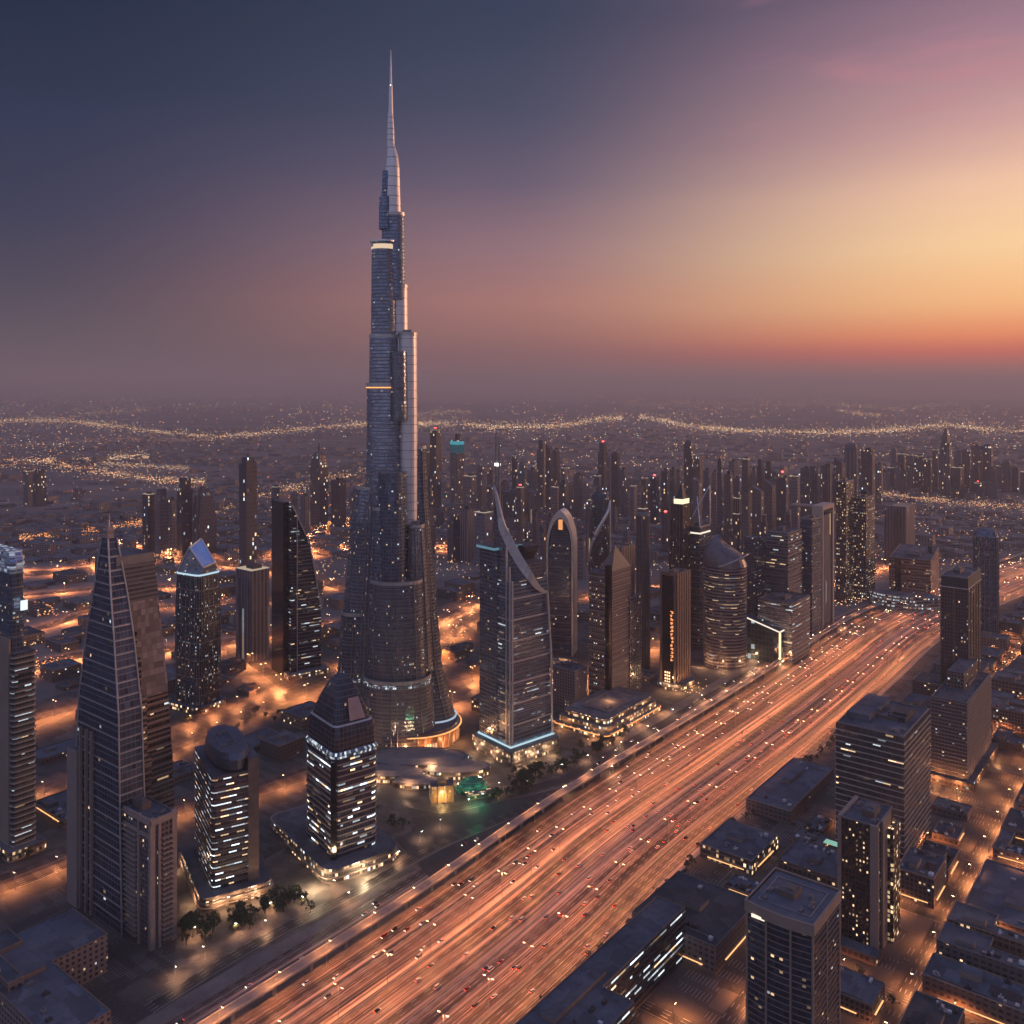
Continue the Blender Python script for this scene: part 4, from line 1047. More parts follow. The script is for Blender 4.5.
F_AMB = facade('facade_warm_dots', (.05,.05,.055), (.14,.12,.115), 5.2, 3.6, .40, .40, .48, 1.5, .85, metal=.4)
def residence():
    # twin-shaft residence with a pyramid cap
    x, y, a, b, m = corner(609, 706, 20, 22); Z = lambda py: H - (py-HY)*m
    t = thing('twin_shaft_residence', 'pale banded apartment tower of two joined shafts, one capped by a small pyramid', 'tower', (x, y, 0), R(-38.3))
    lv = [(0,),(Z(574),)]
    P = [(-a/2,-b/2),(a/2-7,-b/2),(a/2-7,-b/2+6),(-7+a/2+.01,b/2),(-a/2,b/2)]
    P = [(-a/2,-b/2),(a/2-6,-b/2),(a/2-6,b/2),(-a/2,b/2)]
    shell(P, lv).build('glass_facade', [F_APT, M_ROOF], t); bands(P, lv, 3.9*2, .7, .9).build('floor_edges', M_STONE, t)
    P2 = [(a/2-5,-b/2+6),(a/2,-b/2+6),(a/2,b/2),(a/2-5,b/2)]
    P2 = [(-a*.1,-b/2+6.5),(a/2+.6,-b/2+6.5),(a/2+.6,b/2-2),(-a*.1,b/2-2)]
    z2 = Z(572)
    mb = shell(P2, [(0,),(z2,)]); mb.build('front_shaft', [F_STONE, M_ROOF], t)
    z = 7.8; mb = MB()
    while z < z2: mb.box(a/2+1.0, 2.2, z, 1.0, b-9.5, 1.0); z += 7.8
    mb.build('floor_edges', M_STONE, t)
    mb = MB(); mb.box(a/2-2.8, -b/2+2.6, 0, 6, 7, Z(566)); mb.build('dark_recess', M_BLACK, t)
    cx, cy, w = a*.2, 2.2, (b-9.5)*1.02
    hw, hd = a*.32, w/2
    mb = MB(); mb.loft([[(cx-hw,cy-hd,z2+.02),(cx+hw,cy-hd,z2+.02),(cx+hw,cy+hd,z2+.02),(cx-hw,cy+hd,z2+.02)],[(cx-.2,cy-.2,Z(549)),(cx+.2,cy-.2,Z(549)),(cx+.2,cy+.2,Z(549)),(cx-.2,cy+.2,Z(549))]]); mb.build('pyramid_roof', M_BROWNW, t)
    roof_kit(t, a*.6, b*.9, Z(574), 5, 3, ox=-a*.18)
    for (px, py, lp, rp, h, fac) in ():
        pass
residence()
def terraced_podium(name, label, px, py, lp, rp, h, n, seed=0, rim=None):
    x, y, a, b, m = corner(px, py, lp, rp); t = thing(name, label, 'podium building', (x, y, 0), R(-38.3))
    z = 0
    for k in range(n):
        P = rrect(a*(1-.10*k), b*(1-.08*k), 9*(1-.1*k), 5); lv = [norm_lv((z+.01*k,)), norm_lv((z+h,))]
        o = shell(P, lv).build('tier', [F_SHOP, M_ROOF2], t)
        bands(P, lv, 1e9, 2.4, 1.0, z0=z+h+.3).build('tier_rim', rim or M_TAN, o)
        if k == 0: bands(P, lv, 1e9, .5, .6, z0=z+h-1.2).build('light_band', E_ORANGE, o)
        z += h
    roof_kit(t, a*.5, b*.5, z, seed, 4, plant=False)
    floods(t, [(a/2+6, b*k, 8) for k in (-.4, 0, .4)] + [(a*k, -b/2-6, 8) for k in (-.3, .3)] + [(0, 0, z+6)], 12000, (1,.45,.18))
    return t
terraced_podium('terraced_podium', 'terraced curved podium with orange lit edges below the twin-shaft residence', 607, 742, 55, 56, 7, 3, 2)
boxt('slab_tower', 'dark narrow slab joined behind the twin-shaft residence', 630, 696, 6, 11, 598, F_DARK, fin=(6,.6,.6,M_EDGED), seed=3)
boxt('pale_tower', 'plain pale tower rising just behind the pyramid-capped residence', 622, 668, 8, 13, 548, F_FARV, seed=4)

def arch_tower():
    x, y = gp(562, 652); m = mpp(652); Z = lambda py: H-(py-HY)*m
    t = thing('arch_tower', 'tower framed by a tall rounded arch with an orange lit sign at its peak', 'tower', (x, y, 0), R(-14))
    w, d = 27*m, 34
    def arch(wd, top, n=16):
        pts = [(-wd/2,0)]
        zs = top - wd*1.35
        for k in range(n+1):
            a_ = math.pi*(1-k/n); pts.append((wd/2*math.cos(a_), zs + wd*1.35*(math.sin(a_)**.95)*(1 - .10*abs(math.cos(a_)))))
        pts.append((wd/2,0)); return pts
    def extr(pr, y0, y1, mats, name, mf=0):
        mb = MB(); A = [(p[0],y0,p[1]) for p in pr]; B = [(p[0],y1,p[1]) for p in pr]
        mb.quad(A, mf, [(p[0]+50,p[2]) for p in A]); mb.quad(list(reversed(B)), mf, [(p[0]+50,p[2]) for p in reversed(B)])
        for i in range(len(pr)):
            j=(i+1)%len(pr); mb.quad([B[i],B[j],A[j],A[i]], len(mats)-1, [(0,pr[i][1]),(0,pr[j][1]),(d,pr[j][1]),(d,pr[i][1])])
        return mb.build(name, mats, t)
    extr(arch(w*.80, Z(520)), -d/2, d/2, [F_DARK, M_EDGED], 'glass_facade')
    # rim of the arch
    o = arch(w, Z(509), 20); i_ = arch(w*.86, Z(516), 20); mb = MB()
    for k in range(len(o)-1):
        for yy, fl in ((-d/2-2.5, 0), (d/2+1, 1)):
            q = [(o[k][0],yy,o[k][1]),(o[k+1][0],yy,o[k+1][1]),(i_[k+1][0],yy,i_[k+1][1]),(i_[k][0],yy,i_[k][1])]
            mb.quad(q if fl else list(reversed(q)))
        mb.quad([(o[k][0],-d/2-2.5,o[k][1]),(o[k+1][0],-d/2-2.5,o[k+1][1]),(o[k+1][0],d/2+1,o[k+1][1]),(o[k][0],d/2+1,o[k][1])])
        mb.quad([(i_[k][0],d/2+1,i_[k][1]),(i_[k+1][0],d/2+1,i_[k+1][1]),(i_[k+1][0],-d/2-2.5,i_[k+1][1]),(i_[k][0],-d/2-2.5,i_[k][1])])
    mb.build('arch_frame', M_PALE, t)
    mb = MB(); mb.box(1, -d/2-1, Z(528), w*.15, 1.2, Z(517)-Z(527)); mb.build('sign', emit('arch_sign', (1,.40,.14), 1.0), t)
    mb = MB(); z = 8
    while z < Z(540): mb.box(0, -d/2-.4, z, w*.78, .9, .9); z += 11
    mb.build('floor_edges', M_EDGED, t)
arch_tower()
terraced_podium('hotel_wing', 'low rounded hotel wing with lit edges in front of the arch tower', 572, 682, 25, 9, 12, 2, 3, M_STONE)
boxt('stone_block', 'mid-height plain stone block behind the sail tower base', 575, 712, 24, 12, 672, F_STONE, seed=8, n=3)

def blade_tower():
    x, y = gp(600, 640); m = mpp(640); Z = lambda py: H-(py-HY)*m
    t = thing('crossed_blade_tower', 'dark oval tower crossed by one pale diagonal blade', 'tower', (x, y, 0), R(-25))
    w = 20*m; P = ell(w, w*.8, 24)
    lv = [(0,.9),(Z(590),.92),(Z(540),1.0),(Z(508),1.0),(Z(496),.86),(Z(491),.45)]
    shell(P, lv).build('glass_facade', [F_HOTEL, M_DARK], t); bands(P, lv, 9, .4, .8, z1=Z(500)).build('floor_edges', M_DARK, t)
    pts = []
    for k in range(17):
        u = k/16; a_ = R(-160) + R(165)*u; pts.append((w*.53*math.cos(a_), w*.43*math.sin(a_), Z(562) + (Z(500)-Z(562))*u**.8))
    mb = MB(); mb.tube(pts, [1.6+1.8*math.sin(math.pi*k/16) for k in range(17)], 6); mb.build('blade', M_PALE, t)
    mb = MB(); mb.tube([(w*.53,0,Z(500)),(w*.54,0,Z(560)),(w*.5,0,0)], 1.4, 6); mb.build('edge_rib', M_PALE, t)
blade_tower()

def column_tower():
    x, y = gp(643, 668); m = mpp(668); z = H-(513-HY)*m
    P = ell(13*m, 13*m, 20); lv = [norm_lv((0,)), norm_lv((z,))]
    t = tower('column_tower', 'slim dark cylindrical tower standing alone like a column', x, y, 0, P, lv, F_FARD, fin=(6,.8,.8,M_EDGED), roof=False)
    bands(P, lv, 1e9, 1.0, 4, z0=z).build('cap_rim', M_EDGED, t)
column_tower()

def sign_tower():
    x, y, a, b, m = corner(676, 690, 14, 14); Z = lambda py: H-(py-HY)*m; z = Z(575)
    t = thing('black_brown_tower', 'black and brown tower with a vertical orange lit sign', 'tower', (x, y, 0), R(-38.3))
    shell(rect(a, b), [(0,),(z,)]).build('glass_facade', [M_BLACK, M_ROOF], t)
    mb = MB()
    for k in range(6): mb.box(a/2+.8, -b/2 + (k+.5)*b/6, 0, 1.8, b/9, z+2)
    mb.build('ribs', plain('brown_ribs', (.20,.125,.09), .5), t)
    mb = MB(); mb.box(-a/2-1, -b/2-.8, 0, 3, 1.8, z+3); mb.box(a/2-1.5, -b/2-.8, 0, 3, 1.8, z+3); mb.box(0,-b/2-.8,z-2,a,1.7,5); mb.build('frame', M_BROWNW, t)
    # stacked vertical characters made of short strokes
    rn = random.Random(4); mb = MB(); zz = Z(662)
    while zz < Z(612):
        for q in range(3): mb.box(a*.22+rn.uniform(-1.2,1.2), -b/2-.5, zz + q*1.2, rn.choice((1.2,2.6,3.4)), .5, .7)
        mb.box(a*.22 + rn.choice((-1.4,1.4)), -b/2-.5, zz, .7, .5, 3.4); zz += 5.2
    mb.build('vertical_sign', emit('orange_sign', (1,.34,.12), 1.8), t)
    mb = MB(); 
    for i in range(3):
        for j in range(4): mb.box(-a*.25+i*3.2, -b/2-.4, 8+j*4.4, 1.8, .5, 2.4)
    mb.build('lit_windows', E_WARM, t)
    roof_kit(t, a*.95, b*.95, z, 6, 3)
    shell(ell(a+26, b+22, 28), [(0,),(9,)]).build('podium', [F_SHOP, M_ROOF2], t)
    bands(ell(a+26, b+22, 28), [norm_lv((0,)),norm_lv((9,))], 1e9, 1.5, 1.2, z0=9.6).build('podium_rim', M_STONE, t)
    floods(t, [(a/2+16, 0, 8), (0, -b/2-13, 12), (a/2+8, -b/2-10, 8)], 14000, (1,.5,.22))
sign_tower()

def art_deco_tower():
    x, y, a, b, m = corner(683, 652, 14, 11); Z = lambda py: H-(py-HY)*m
    t = thing('stepped_spire_tower', 'brown stepped tower with a lit collar and black pointed cap', 'tower', (x, y, 0), R(-38.3))
    shell(rect(a,b), [(0,),(Z(565),),(Z(505),.86)]).build('glass_facade', [F_BROWN, M_ROOF], t)
    fins(rect(a,b), [norm_lv((0,)),norm_lv((Z(565),)),norm_lv((Z(505),.86))], 7, .9, .7).build('ribs', M_BROWNW, t)
    shell(rect(a*.62,b*.62), [(Z(505)+.01,),(Z(500),)]).build('lit_collar', [emit('collar_warm', (1,.85,.55), 1.4), M_ROOF], t)
    shell(cham(a*.5,b*.5,2), [(Z(500)+.01,),(Z(492),.55),(Z(484),.06)]).build('pointed_cap', [M_DARK, M_DARK], t)
    antenna(t, 0, 0, Z(485), 10, .5, M_DARK)
art_deco_tower()
def truss_tower():
    x, y, a, b, m = corner(700, 650, 13, 10); Z = lambda py: H-(py-HY)*m; z = Z(527)
    t = tower('truss_crown_tower', 'square tower topped by pale crossed beams, beside the black pointed cap', x, y, -38.3, rect(a,b), [(0,),(z,)], F_DARK, (10,.5,1.0,M_EDGED), seed=7, n=2)
    mb = MB(); mb.bar((-a/2,-b/2,z),(a/2,b/2,Z(487)),1.4); mb.bar((a/2,-b/2,z),(-a/2,b/2,Z(500)),1.4); mb.bar((a/2,b/2,z),(a/2,b/2,Z(487)),1.4); mb.build('crossed_beams', M_PALE, t)
    mb = MB(); mb.box(0,0,z-12,a+1.5,b+1.5,2.5); mb.build('light_band', E_WHITE, t)
truss_tower()

def round_tower():
    x, y = gp(725, 664); m = mpp(672); Z = lambda py: H-(py-HY)*m; w = 43*m; z = Z(570)
    P = ell(w, w*.9, 32)
    t = tower('cylindrical_tower', 'broad cylindrical tower of warm-lit floors with a tilted crescent roof shell', x, y, -20, P, [(0,),(z,)], facade('facade_round', (.03,.028,.03), (.24,.19,.17), 5.0, 3.2, .34, .14, .5, 1.0, .9, strip=True), (5.0,.8,.9,M_STONE), roof=False)
    n = 20; mb = MB(); rings = []
    for k in range(9):
        u = k/8; a_ = u*math.pi/2; rings.append([(w/2*1.04*math.cos(q*2*math.pi/28)*math.cos(a_)-w*.06*math.sin(a_), w*.45*1.04*math.sin(q*2*math.pi/28)*math.cos(a_), z+.02+(Z(545)-z)*math.sin(a_)*(1-.25*math.cos(q*2*math.pi/28))) for q in range(28)])
    mb.loft(rings); mb.build('roof_shell', plain('shell_grey', (.15,.13,.14), .35, .4), t)
    pts = [(w*.54*math.cos(R(q)), w*.49*math.sin(R(q)), z+3+16*max(0,math.sin(R(q+95)))) for q in range(-100, 61, 10)]
    mb = MB(); mb.tube(pts, 1.0, 6); mb.build('shell_rim', M_EDGE, t)
    floods(t, [(w*.6, -w*.3, 9), (0, -w*.62, 9), (-w*.5, -w*.5, 9)], 16000, (1,.5,.24))
round_tower()

def gate_complex():
    x, y, a, b, m = corner(752, 652, 6, 17); Z = lambda py: H-(py-HY)*m
    t = thing('curved_edge_tower', 'dark tower with one curved outer edge beside the sloping glass podium', 'tower', (x, y, 0), R(-38.3))
    shell(rect(a+8,b), [(0,),(Z(600),1,.97,0,0),(Z(565),1,.85,0,-b*.06),(Z(548),1,.62,0,-b*.16),(Z(538),1,.3,0,-b*.32)]).build('glass_facade', [F_DARK, M_ROOF], t)
    mb = MB(); mb.tube([(a/2+5,b/2,0),(a/2+5,b*.48,Z(600)),(a/2+5,b*.36,Z(565)),(a/2+5,b*.16,Z(548)),(a/2+5,-b*.17,Z(538))], 1.0, 6); mb.build('edge_rib', M_EDGE, t)
gate_complex()
boxt('office_tower', 'dark square office tower with a blank black upper face beside the portal tower', 788, 650, 22, 14, 534, F_BAND, band=(11,.4,.9,M_EDGED), seed=11)
boxt('office_tower', 'blue-grey glass tower set between the black-topped tower and the pale portal', 812, 640, 12, 9, 520, F_DARK, band=(16,.4,.8,M_EDGED), seed=12)
def portal_tower():
    x, y, a, b, m = corner(822, 628, 8, 10); Z = lambda py: H-(py-HY)*m
    t = thing('portal_frame_tower', 'tower wrapped in a tall pale stone portal frame near the highway', 'tower', (x, y, 0), R(-38.3))
    z = Z(516); shell(rect(a,b*.9), [(0,),(z,)]).build('glass_facade', [F_FARV, M_ROOF], t)
    mb = MB(); mb.box(0, b/2+1, 0, a+5, 7, z+10); mb.box(0, -b/2-1, 0, a+5, 4, z+10); mb.box(0, 0, z+10.01, a+5.2, b+8, 8); mb.build('stone_frame', plain('portal_stone', (.50,.37,.29), .7, var=.08), t)
    mb = MB(); mb.box(-a/2-26, 2, z+11, 48, b*.5, 3); mb.build('sky_beam', M_TAN, t)
portal_tower()
boxt('stepped_block', 'lower stepped block with bright roof lines in front of the black-topped office tower', 792, 664, 34, 18, 604, F_BAND, band=(7,.5,.9,M_EDGE), seed=14)
def glass_podium():
    x, y, a, b, m = corner(779, 664, 36, 6); Z = lambda py: H-(py-HY)*m
    t = thing('glass_showroom', 'low wedge-shaped greenish glass showroom with a white lit roof edge', 'showroom', (x, y-4, 0), R(-38.3))
    fg = facade('facade_showroom', (.05,.08,.07), (.16,.15,.14), 8, 6, .12, .10, .25, .5, .4)
    z0, z1 = Z(622), Z(632)
    mb = MB(); A = [(-a/2,-b/2),(a/2,-b/2),(a/2,b/2),(-a/2,b/2)]; zz = [z0,z1,z1,z0]
    mb.loft([[(p[0],p[1],0) for p in A],[(p[0],p[1],q) for p,q in zip(A,zz)]], 0, mtop=1); mb.build('glass_hall', [fg, M_ROOF], t)
    mb = MB(); mb.bar((-a/2,-b/2-.8,z0+.8),(a/2,-b/2-.8,z1+.8),1.6); mb.bar((a/2+.5,-b/2-.8,z1+.8),(a/2+.5,b/2,z1+.8),1.6); mb.build('light_band', E_WHITE, t)
    mb = MB(); mb.box(a/2+.5, -b/2-.5, 0, 2.4, 2.4, z1-1); mb.build('lit_corner', E_WARM, t)
    floods(t, [(a/2+8, -b/2-6, 8), (-a*.2, -b/2-8, 8)], 14000, (1,.55,.28))
glass_podium()
boxt('apartment_tower', 'dark apartment tower dotted with warm windows, left one of the close pair', 846, 604, 10, 8, 482, F_AMB, seed=15, n=2)
t, a, b, m, z = boxt('apartment_tower', 'dark apartment tower dotted with warm windows and a small rooftop dome', 866, 601, 12, 9, 498, F_AMB, seed=16, n=2)
mb = MB(); mb.loft([[(7*math.cos(q*math.pi/6)*r, 7*math.sin(q*math.pi/6)*r, z+h) for q in range(12)] for r, h in ((1,5),(1.05,9),(.7,13),(.15,15))]); mb.build('rooftop_dome', M_DARK, t)
def rounded_block():
    x, y, a, b, m = corner(906, 566, 22, 9); Z = lambda py: H-(py-HY)*m
    t = thing('rounded_shoulder_tower', 'broad brown tower with one rounded shoulder behind the wide office block', 'tower', (x, y, 0), R(-38.3))
    prof = [(-a/2,0),(a/2,0),(a/2,Z(507)),(-a*.2,Z(507)),(-a*.40,Z(510)),(-a*.48,Z(514)),(-a/2,Z(520))]
    mb = MB(); A = [(p[0],-b/2,p[1]) for p in prof]; B = [(p[0],b/2,p[1]) for p in prof]
    mb.quad(A, 0, [(p[0]+90,p[2]) for p in A]); mb.quad(list(reversed(B)), 0)
    for i in range(len(prof)):
        j = (i+1) % len(prof); mb.quad([B[i],B[j],A[j],A[i]], 0, [(0,prof[i][1]),(0,prof[j][1]),(b,prof[j][1]),(b,prof[i][1])])
    mb.build('facade', F_FARV, t)
    mb = MB()
    for k in range(5): mb.box(-a*.3+k*a*.17, -b/2-.8, 0, 3, 1.6, Z(512))
    mb.build('ribs', M_BROWNW, t)
rounded_block()
t, a, b, m, z = boxt('wide_office_block', 'wide reddish office block with a square turret beside the highway', 931, 603, 42, 8, 561, facade('facade_red', (.05,.03,.03), (.30,.155,.11), 6, 4, .45, .2, .3, .8, .9), rz=-30, band=(12,.6,1.2,M_STONE), seed=17, n=3)
mb = MB(); mb.box(a/2-9, 0, z+.01, 9, 12, 16); mb.build('turret', M_DARK, t)
mb = MB(); mb.box(-a*.28, -b/2-.6, 0, a*.14, 1.4, z); mb.build('dark_bay', M_BLACK, t)
def crescent_block():
    x, y = gp(905, 606); t = thing('crescent_building', 'low crescent-shaped building with white lit floors beside the highway', 'building', (x, y, 0), R(-28))
    P = []
    for k in range(13): a_ = R(-165 + 150*k/12); P.append((66*math.cos(a_), 40*math.sin(a_)+12))
    P += [(50,22),(0,14),(-50,22)]
    lv = [norm_lv((0,)), norm_lv((24,))]
    shell(P, lv).build('floors', [facade('facade_crescent', (.06,.06,.07), (.22,.2,.2), 6, 3, .35, .2, .9, .9, .35), M_ROOF2], t)
    bands(P, lv, 6, 1.2, 1.0).build('floor_edges', M_EDGE, t)
crescent_block()

# ------------------------------------------------------------------ right side of the highway
def round_top_tower():
    x, y = gp(986, 643); m = mpp(643); Z = lambda py: H-(py-HY)*m; w = 22*m
    P = rrect(w, w*.9, w*.3, 5)
    lv = [(0,),(Z(536),1),(Z(531),.86),(Z(528),.5)]
    t = tower('round_top_tower', 'dark glossy tower with a rounded top on the far side of the highway', x, y, -35, P, lv, F_BLUE, (9,.4,.7,M_EDGED), (9,.8,.8,M_EDGED), roof=False)
round_top_tower()
def hotel_tower():
    t, a, b, m, z = boxt('brown_apartment_tower', 'tall brown apartment tower with a dark crown, right of the highway', 968, 752, 27, 13, 590, F_BROWN, seed=18, fin=(14,1.2,.8,M_BROWNW), roof=False)
    P = rect(a, b); shell(P, [(z+.01,1.0),(z+13,1.0)]).build('crown', [M_DARK, M_ROOF], t); bands(P, [norm_lv((z,)),norm_lv((z+13,))], 1e9, .8, .8, z0=z+1.2).build('crown_rim', M_PALE, t)
    bands(P, [norm_lv((z,)),norm_lv((z+13,))], 1e9, .8, 1.2, z0=z+13.4).build('crown_edge', M_TAN, t)
    roof_kit(t, a*.96, b*.96, z+13, 8, 3)
    t, a, b, m, z = boxt('stepped_apartment_block', 'stepped balcony block with warm windows at the foot of the brown tower', 967, 789, 36, 24, 704, F_APT, band=(3.9,.9,.8,M_TAN), seed=19)
    shell(rect(a*.5, b*.55), [(z+.01,1,1,-a*.1,b*.15),(z+18,1,1,-a*.1,b*.15)]).build('upper_tier', [F_APT, M_ROOF], t)
    shell(rect(a+14, b+12), [(0,),(9,)]).build('podium', [F_LOWLIT, M_ROOF], t)
    floods(t, [(a/2+12, b*k, 8) for k in (-.3,.3)] + [(a*k, -b/2-11, 8) for k in (-.3,.3)], 11000, (1,.42,.16))
hotel_tower()
def slab_office():
    x, y, a, b, m = corner(904, 872, 68, 26); Z = lambda py: H-(py-HY)*m; z = Z(738)
    P = rect(a, b); lv = [(0,),(z,)]
    t = tower('banded_office_block', 'broad black office block ringed by thin white floor lines', x, y, -38.3, P, lv, facade('facade_slab_office', (.09,.105,.13), (.06,.06,.062), 5.4, 2.2, .12, .05, .14, 2.0, .75, strip=True, metal=.6), (5.4,.6,.85,M_EDGE), seed=21, n=8, rmat=M_ROOF)
    mb = MB(); mb.box(-a*.26, b*.05, z+.02, a*.34, b*.7, 6.5, mtop=0); mb.box(-a*.05, b*.1, z+6.6, a*.06, b*.4, 2); mb.build('roof_block', M_ROOF, t)
    mb = MB(); mb.box(a*.22, b*.1, z+.02, a*.26, b*.36, 4.2); mb.box(a*.24, b*.1, z+4.3, a*.2, b*.2, 1.6); mb.build('chiller', M_DARK, t)
slab_office()
def amber_tower():
    x, y, a, b, m = corner(877, 955, 36, 16); Z = lambda py: H-(py-HY)*m; z = Z(828)
    t = tower('amber_window_tower', 'narrow apartment tower with columns of amber windows between tan end walls', x, y, -38.3, rect(a,b), [(0,),(z,)], facade('facade_amber', (.016,.015,.016), (.055,.045,.04), 3.6, 2.6, .4, .4, .32, 1.5, 1.0, clump=1.5), seed=22, n=4)
    mb = MB(); mb.box(-a/2-1.2, 0, 0, 3, b+1, z+1.5); mb.box(a/2-1.6, -b/2-.7, 0, 6, 2, z+1.5); mb.box(a/2+.7, 0, 0, 1.6, b*.5, z+1.5); mb.build('end_wall', M_TAN, t)
    mb = MB(); mb.box(a/2+3.2, b*.25, 0, 5, b*.45, z-8, mtop=0); mb.build('side_bay', facade('facade_amber2', (.016,.015,.016), (.08,.06,.05), 3.6, 2.4, .35, .3, .6, 1.5, 1.0), t)
    for k in range(4):
        m2 = MB(); m2.box(-a*.3+k*1.1*4, -b/2-3, 9, 1.0, .8, .01); 
    mb = MB(); mb.box(-2, -b/2-9, 0, a+12, 12, 6.5, mtop=1); mb.build('podium', [F_LOWLIT, M_ROOF], t)
amber_tower()
def cornice_tower():
    x, y, a, b, m = corner(813, 1092, 66, 26); Z = lambda py: H-(py-HY)*m; z = Z(926)
    t = thing('curved_cornice_tower', 'near glass tower with a curved tan cornice and flat grey roof', 'tower', (x, y, 0), R(-38.3))
    # bowed front
    P = [(-a/2,-b/2)] + [(-a/2 + a*k/10, -b/2 - 2.6*math.sin(math.pi*k/10)) for k in range(1,10)] + [(a/2,-b/2),(a/2,b/2),(-a/2,b/2)]
    lv = [norm_lv((0,)), norm_lv((z-6,))]
    shell(P, lv).build('glass_facade', [facade('facade_cornice', (.10,.12,.15), (.06,.052,.05), 4.0, 2.8, .10, .06, .08, 1.0, .8, metal=.6), M_ROOF], t)
    bands(P, lv, 4.0, .45, .32).build('floor_edges', M_TAN, t)
    mb = MB()
    for xx in (-a*.17, a*.20): mb.box(xx, -b/2-3.1, 0, 1.0, 1.4, z-6)
    mb.box(-a/2+.3, -b/2-.6, 0, 1.2, 1.2, z-6); mb.box(a/2, -b/2-.3, 0, 1.2, 1.2, z-6); mb.box(a/2+.2, b/2, 0, 1.0, 1.6, z-6); mb.box(a/2+.2, 0, 0, .8, .9, z-6)
    mb.build('ribs', M_TAN, t)
    bands(P, [norm_lv((z-6,)), norm_lv((z+1.2,))], 1e9, 1.3, 7.0, z0=z+1.2).build('cornice', M_TAN, t)
    shell(P, [(z-.2,.985),(z,.985)]).build('roof_deck', [M_ROOF, plain('blue_grey_deck', (.10,.11,.14), .8, var=.3, scale=.08)], t)
    roof_kit(t, a*.8, b*.7, z+.01, 24, 7, par=.5)
    mb = MB(); mb.box(-a*.30, -b/2-2.9, z-6.8, a*.2, .6, 2.0); mb.build('lit_sign', E_WHITE, t)
cornice_tower()
# ------------------------------------------------------------------ skyline in the haze: (left px, right px, top row, foot row, shape, facade)
ORD = 'first second third fourth fifth sixth seventh eighth ninth tenth eleventh twelfth thirteenth fourteenth fifteenth sixteenth seventeenth eighteenth nineteenth twentieth'.split()
def ordinal(k):
    if k < 20: return ORD[k]
    t = ['twenty', 'thirty', 'forty', 'fifty', 'sixty', 'seventy'][min(5, (k+1)//10 - 2)]
    u = (k+1) % 10
    return (t[:-1] + 'ieth') if u == 0 else t + '-' + ORD[u-1]
FAR = [
 (24,34,471,505,'flat',0),(33,46,469,506,'step',1),(142,155,494,556,'flat',1),(155,168,489,557,'step',0),(168,176,500,552,'flat',0),(176,194,478,556,'step',1),(192,216,486,557,'point',1),
 (240,256,448,600,'mast',1),(236,269,568,657,'slab',2),(272,279,487,530,'flat',0),(290,299,491,530,'dome',0),(311,327,439,527,'needle',1),(331,346,480,527,'flat',1),
 (300,310,496,540,'flat',2),(350,360,492,540,'flat',0),
 (422,431,452,515,'flat',1),(430,441,430,522,'flat',1),(450,464,440,503,'teal',1),(463,477,476,520,'flat',0),(447,461,514,561,'step',1),(460,475,509,561,'flat',2),(474,492,512,566,'flat',0),
 (476,486,466,512,'step',0),(500,534,491,521,'slab',1),(512,517,456,512,'flat',1),(518,528,462,514,'step',0),(528,537,470,516,'flat',0),(537,548,440,508,'step',1),(546,553,444,510,'slant',1),(553,560,450,512,'flat',1),
 (567,573,480,530,'mast',0),(561,568,468,515,'flat',0),(574,582,474,518,'flat',0),(582,590,482,524,'step',0),(598,608,443,508,'step',1),(607,612,448,510,'needle',0),(611,620,453,516,'flat',1),(620,628,470,520,'flat',0),
 (630,637,486,535,'flat',0),(641,648,478,528,'flat',1),(650,659,477,526,'beacon',1),(661,669,471,523,'flat',1),(669,674,470,520,'step',0),(674,682,472,520,'flat',0),(683,694,440,512,'dome',1),(693,703,456,512,'step',1),(703,711,470,516,'flat',0),
 (717,723,442,548,'needle',1),(712,718,472,536,'flat',0),(724,733,474,545,'flat',1),(733,741,478,540,'flat',0),(742,750,459,520,'flat',1),(750,757,470,522,'flat',0),(757,764,459,516,'step',1),(765,772,461,514,'step',1),(772,781,470,518,'slant',0),
 (741,752,492,556,'flat',1),(752,764,486,552,'slant',1),(764,776,480,548,'slant',1),(776,789,474,544,'slant',1),(789,800,476,538,'flat',0),(800,811,468,520,'flat',1),(808,820,466,518,'step',1),(820,832,462,514,'slant',1),(832,838,474,516,'flat',0),
 (843,859,443,510,'dome',1),(861,875,450,508,'flat',1),(875,883,464,506,'flat',0),(890,898,448,484,'dome',0),(897,907,454,488,'flat',1),(906,914,455,490,'flat',0),(914,924,456,492,'flat',1),(924,932,459,494,'flat',1),(932,939,450,492,'flat',0),(939,953,428,496,'spire',1),(953,962,452,490,'flat',0),
 (958,972,449,488,'dome',1),(971,981,446,486,'flat',1),(980,993,446,486,'flat',1),(996,1004,466,490,'flat',0),(1001,1011,460,492,'dome',0),(1012,1020,468,492,'flat',0),(1020,1030,472,494,'flat',0),
]
rn = random.Random(21)
FAR += [(x, x+w, t, b, s_, f) for x, w, t, b, s_, f in
  [(rn.uniform(505,840), rn.uniform(6,11), 0, rn.uniform(504,588), rn.choice(['flat','flat','step','slant','flat']), rn.choice([0,1,1,2])) for _ in range(62)] for t in [b - rn.uniform(22, 62)]]
FAR += [(x, x+w, b - h, b, 'flat', rn.choice([0,1])) for x, w, b, h in [(rn.uniform(845,1030), rn.uniform(6,12), rn.uniform(484,500), rn.uniform(12,32)) for _ in range(20)]]
FAR += [(x, x+w, b - h, b, rn.choice(['flat','step']), rn.choice([0,1])) for x, w, b, h in [(rn.uniform(395,520), rn.uniform(7,12), rn.uniform(500,560), rn.uniform(14,38)) for _ in range(16)]]
LAND = []   # named towers: (label phrase, px, py of foot) used to describe what stands near them
FT = []
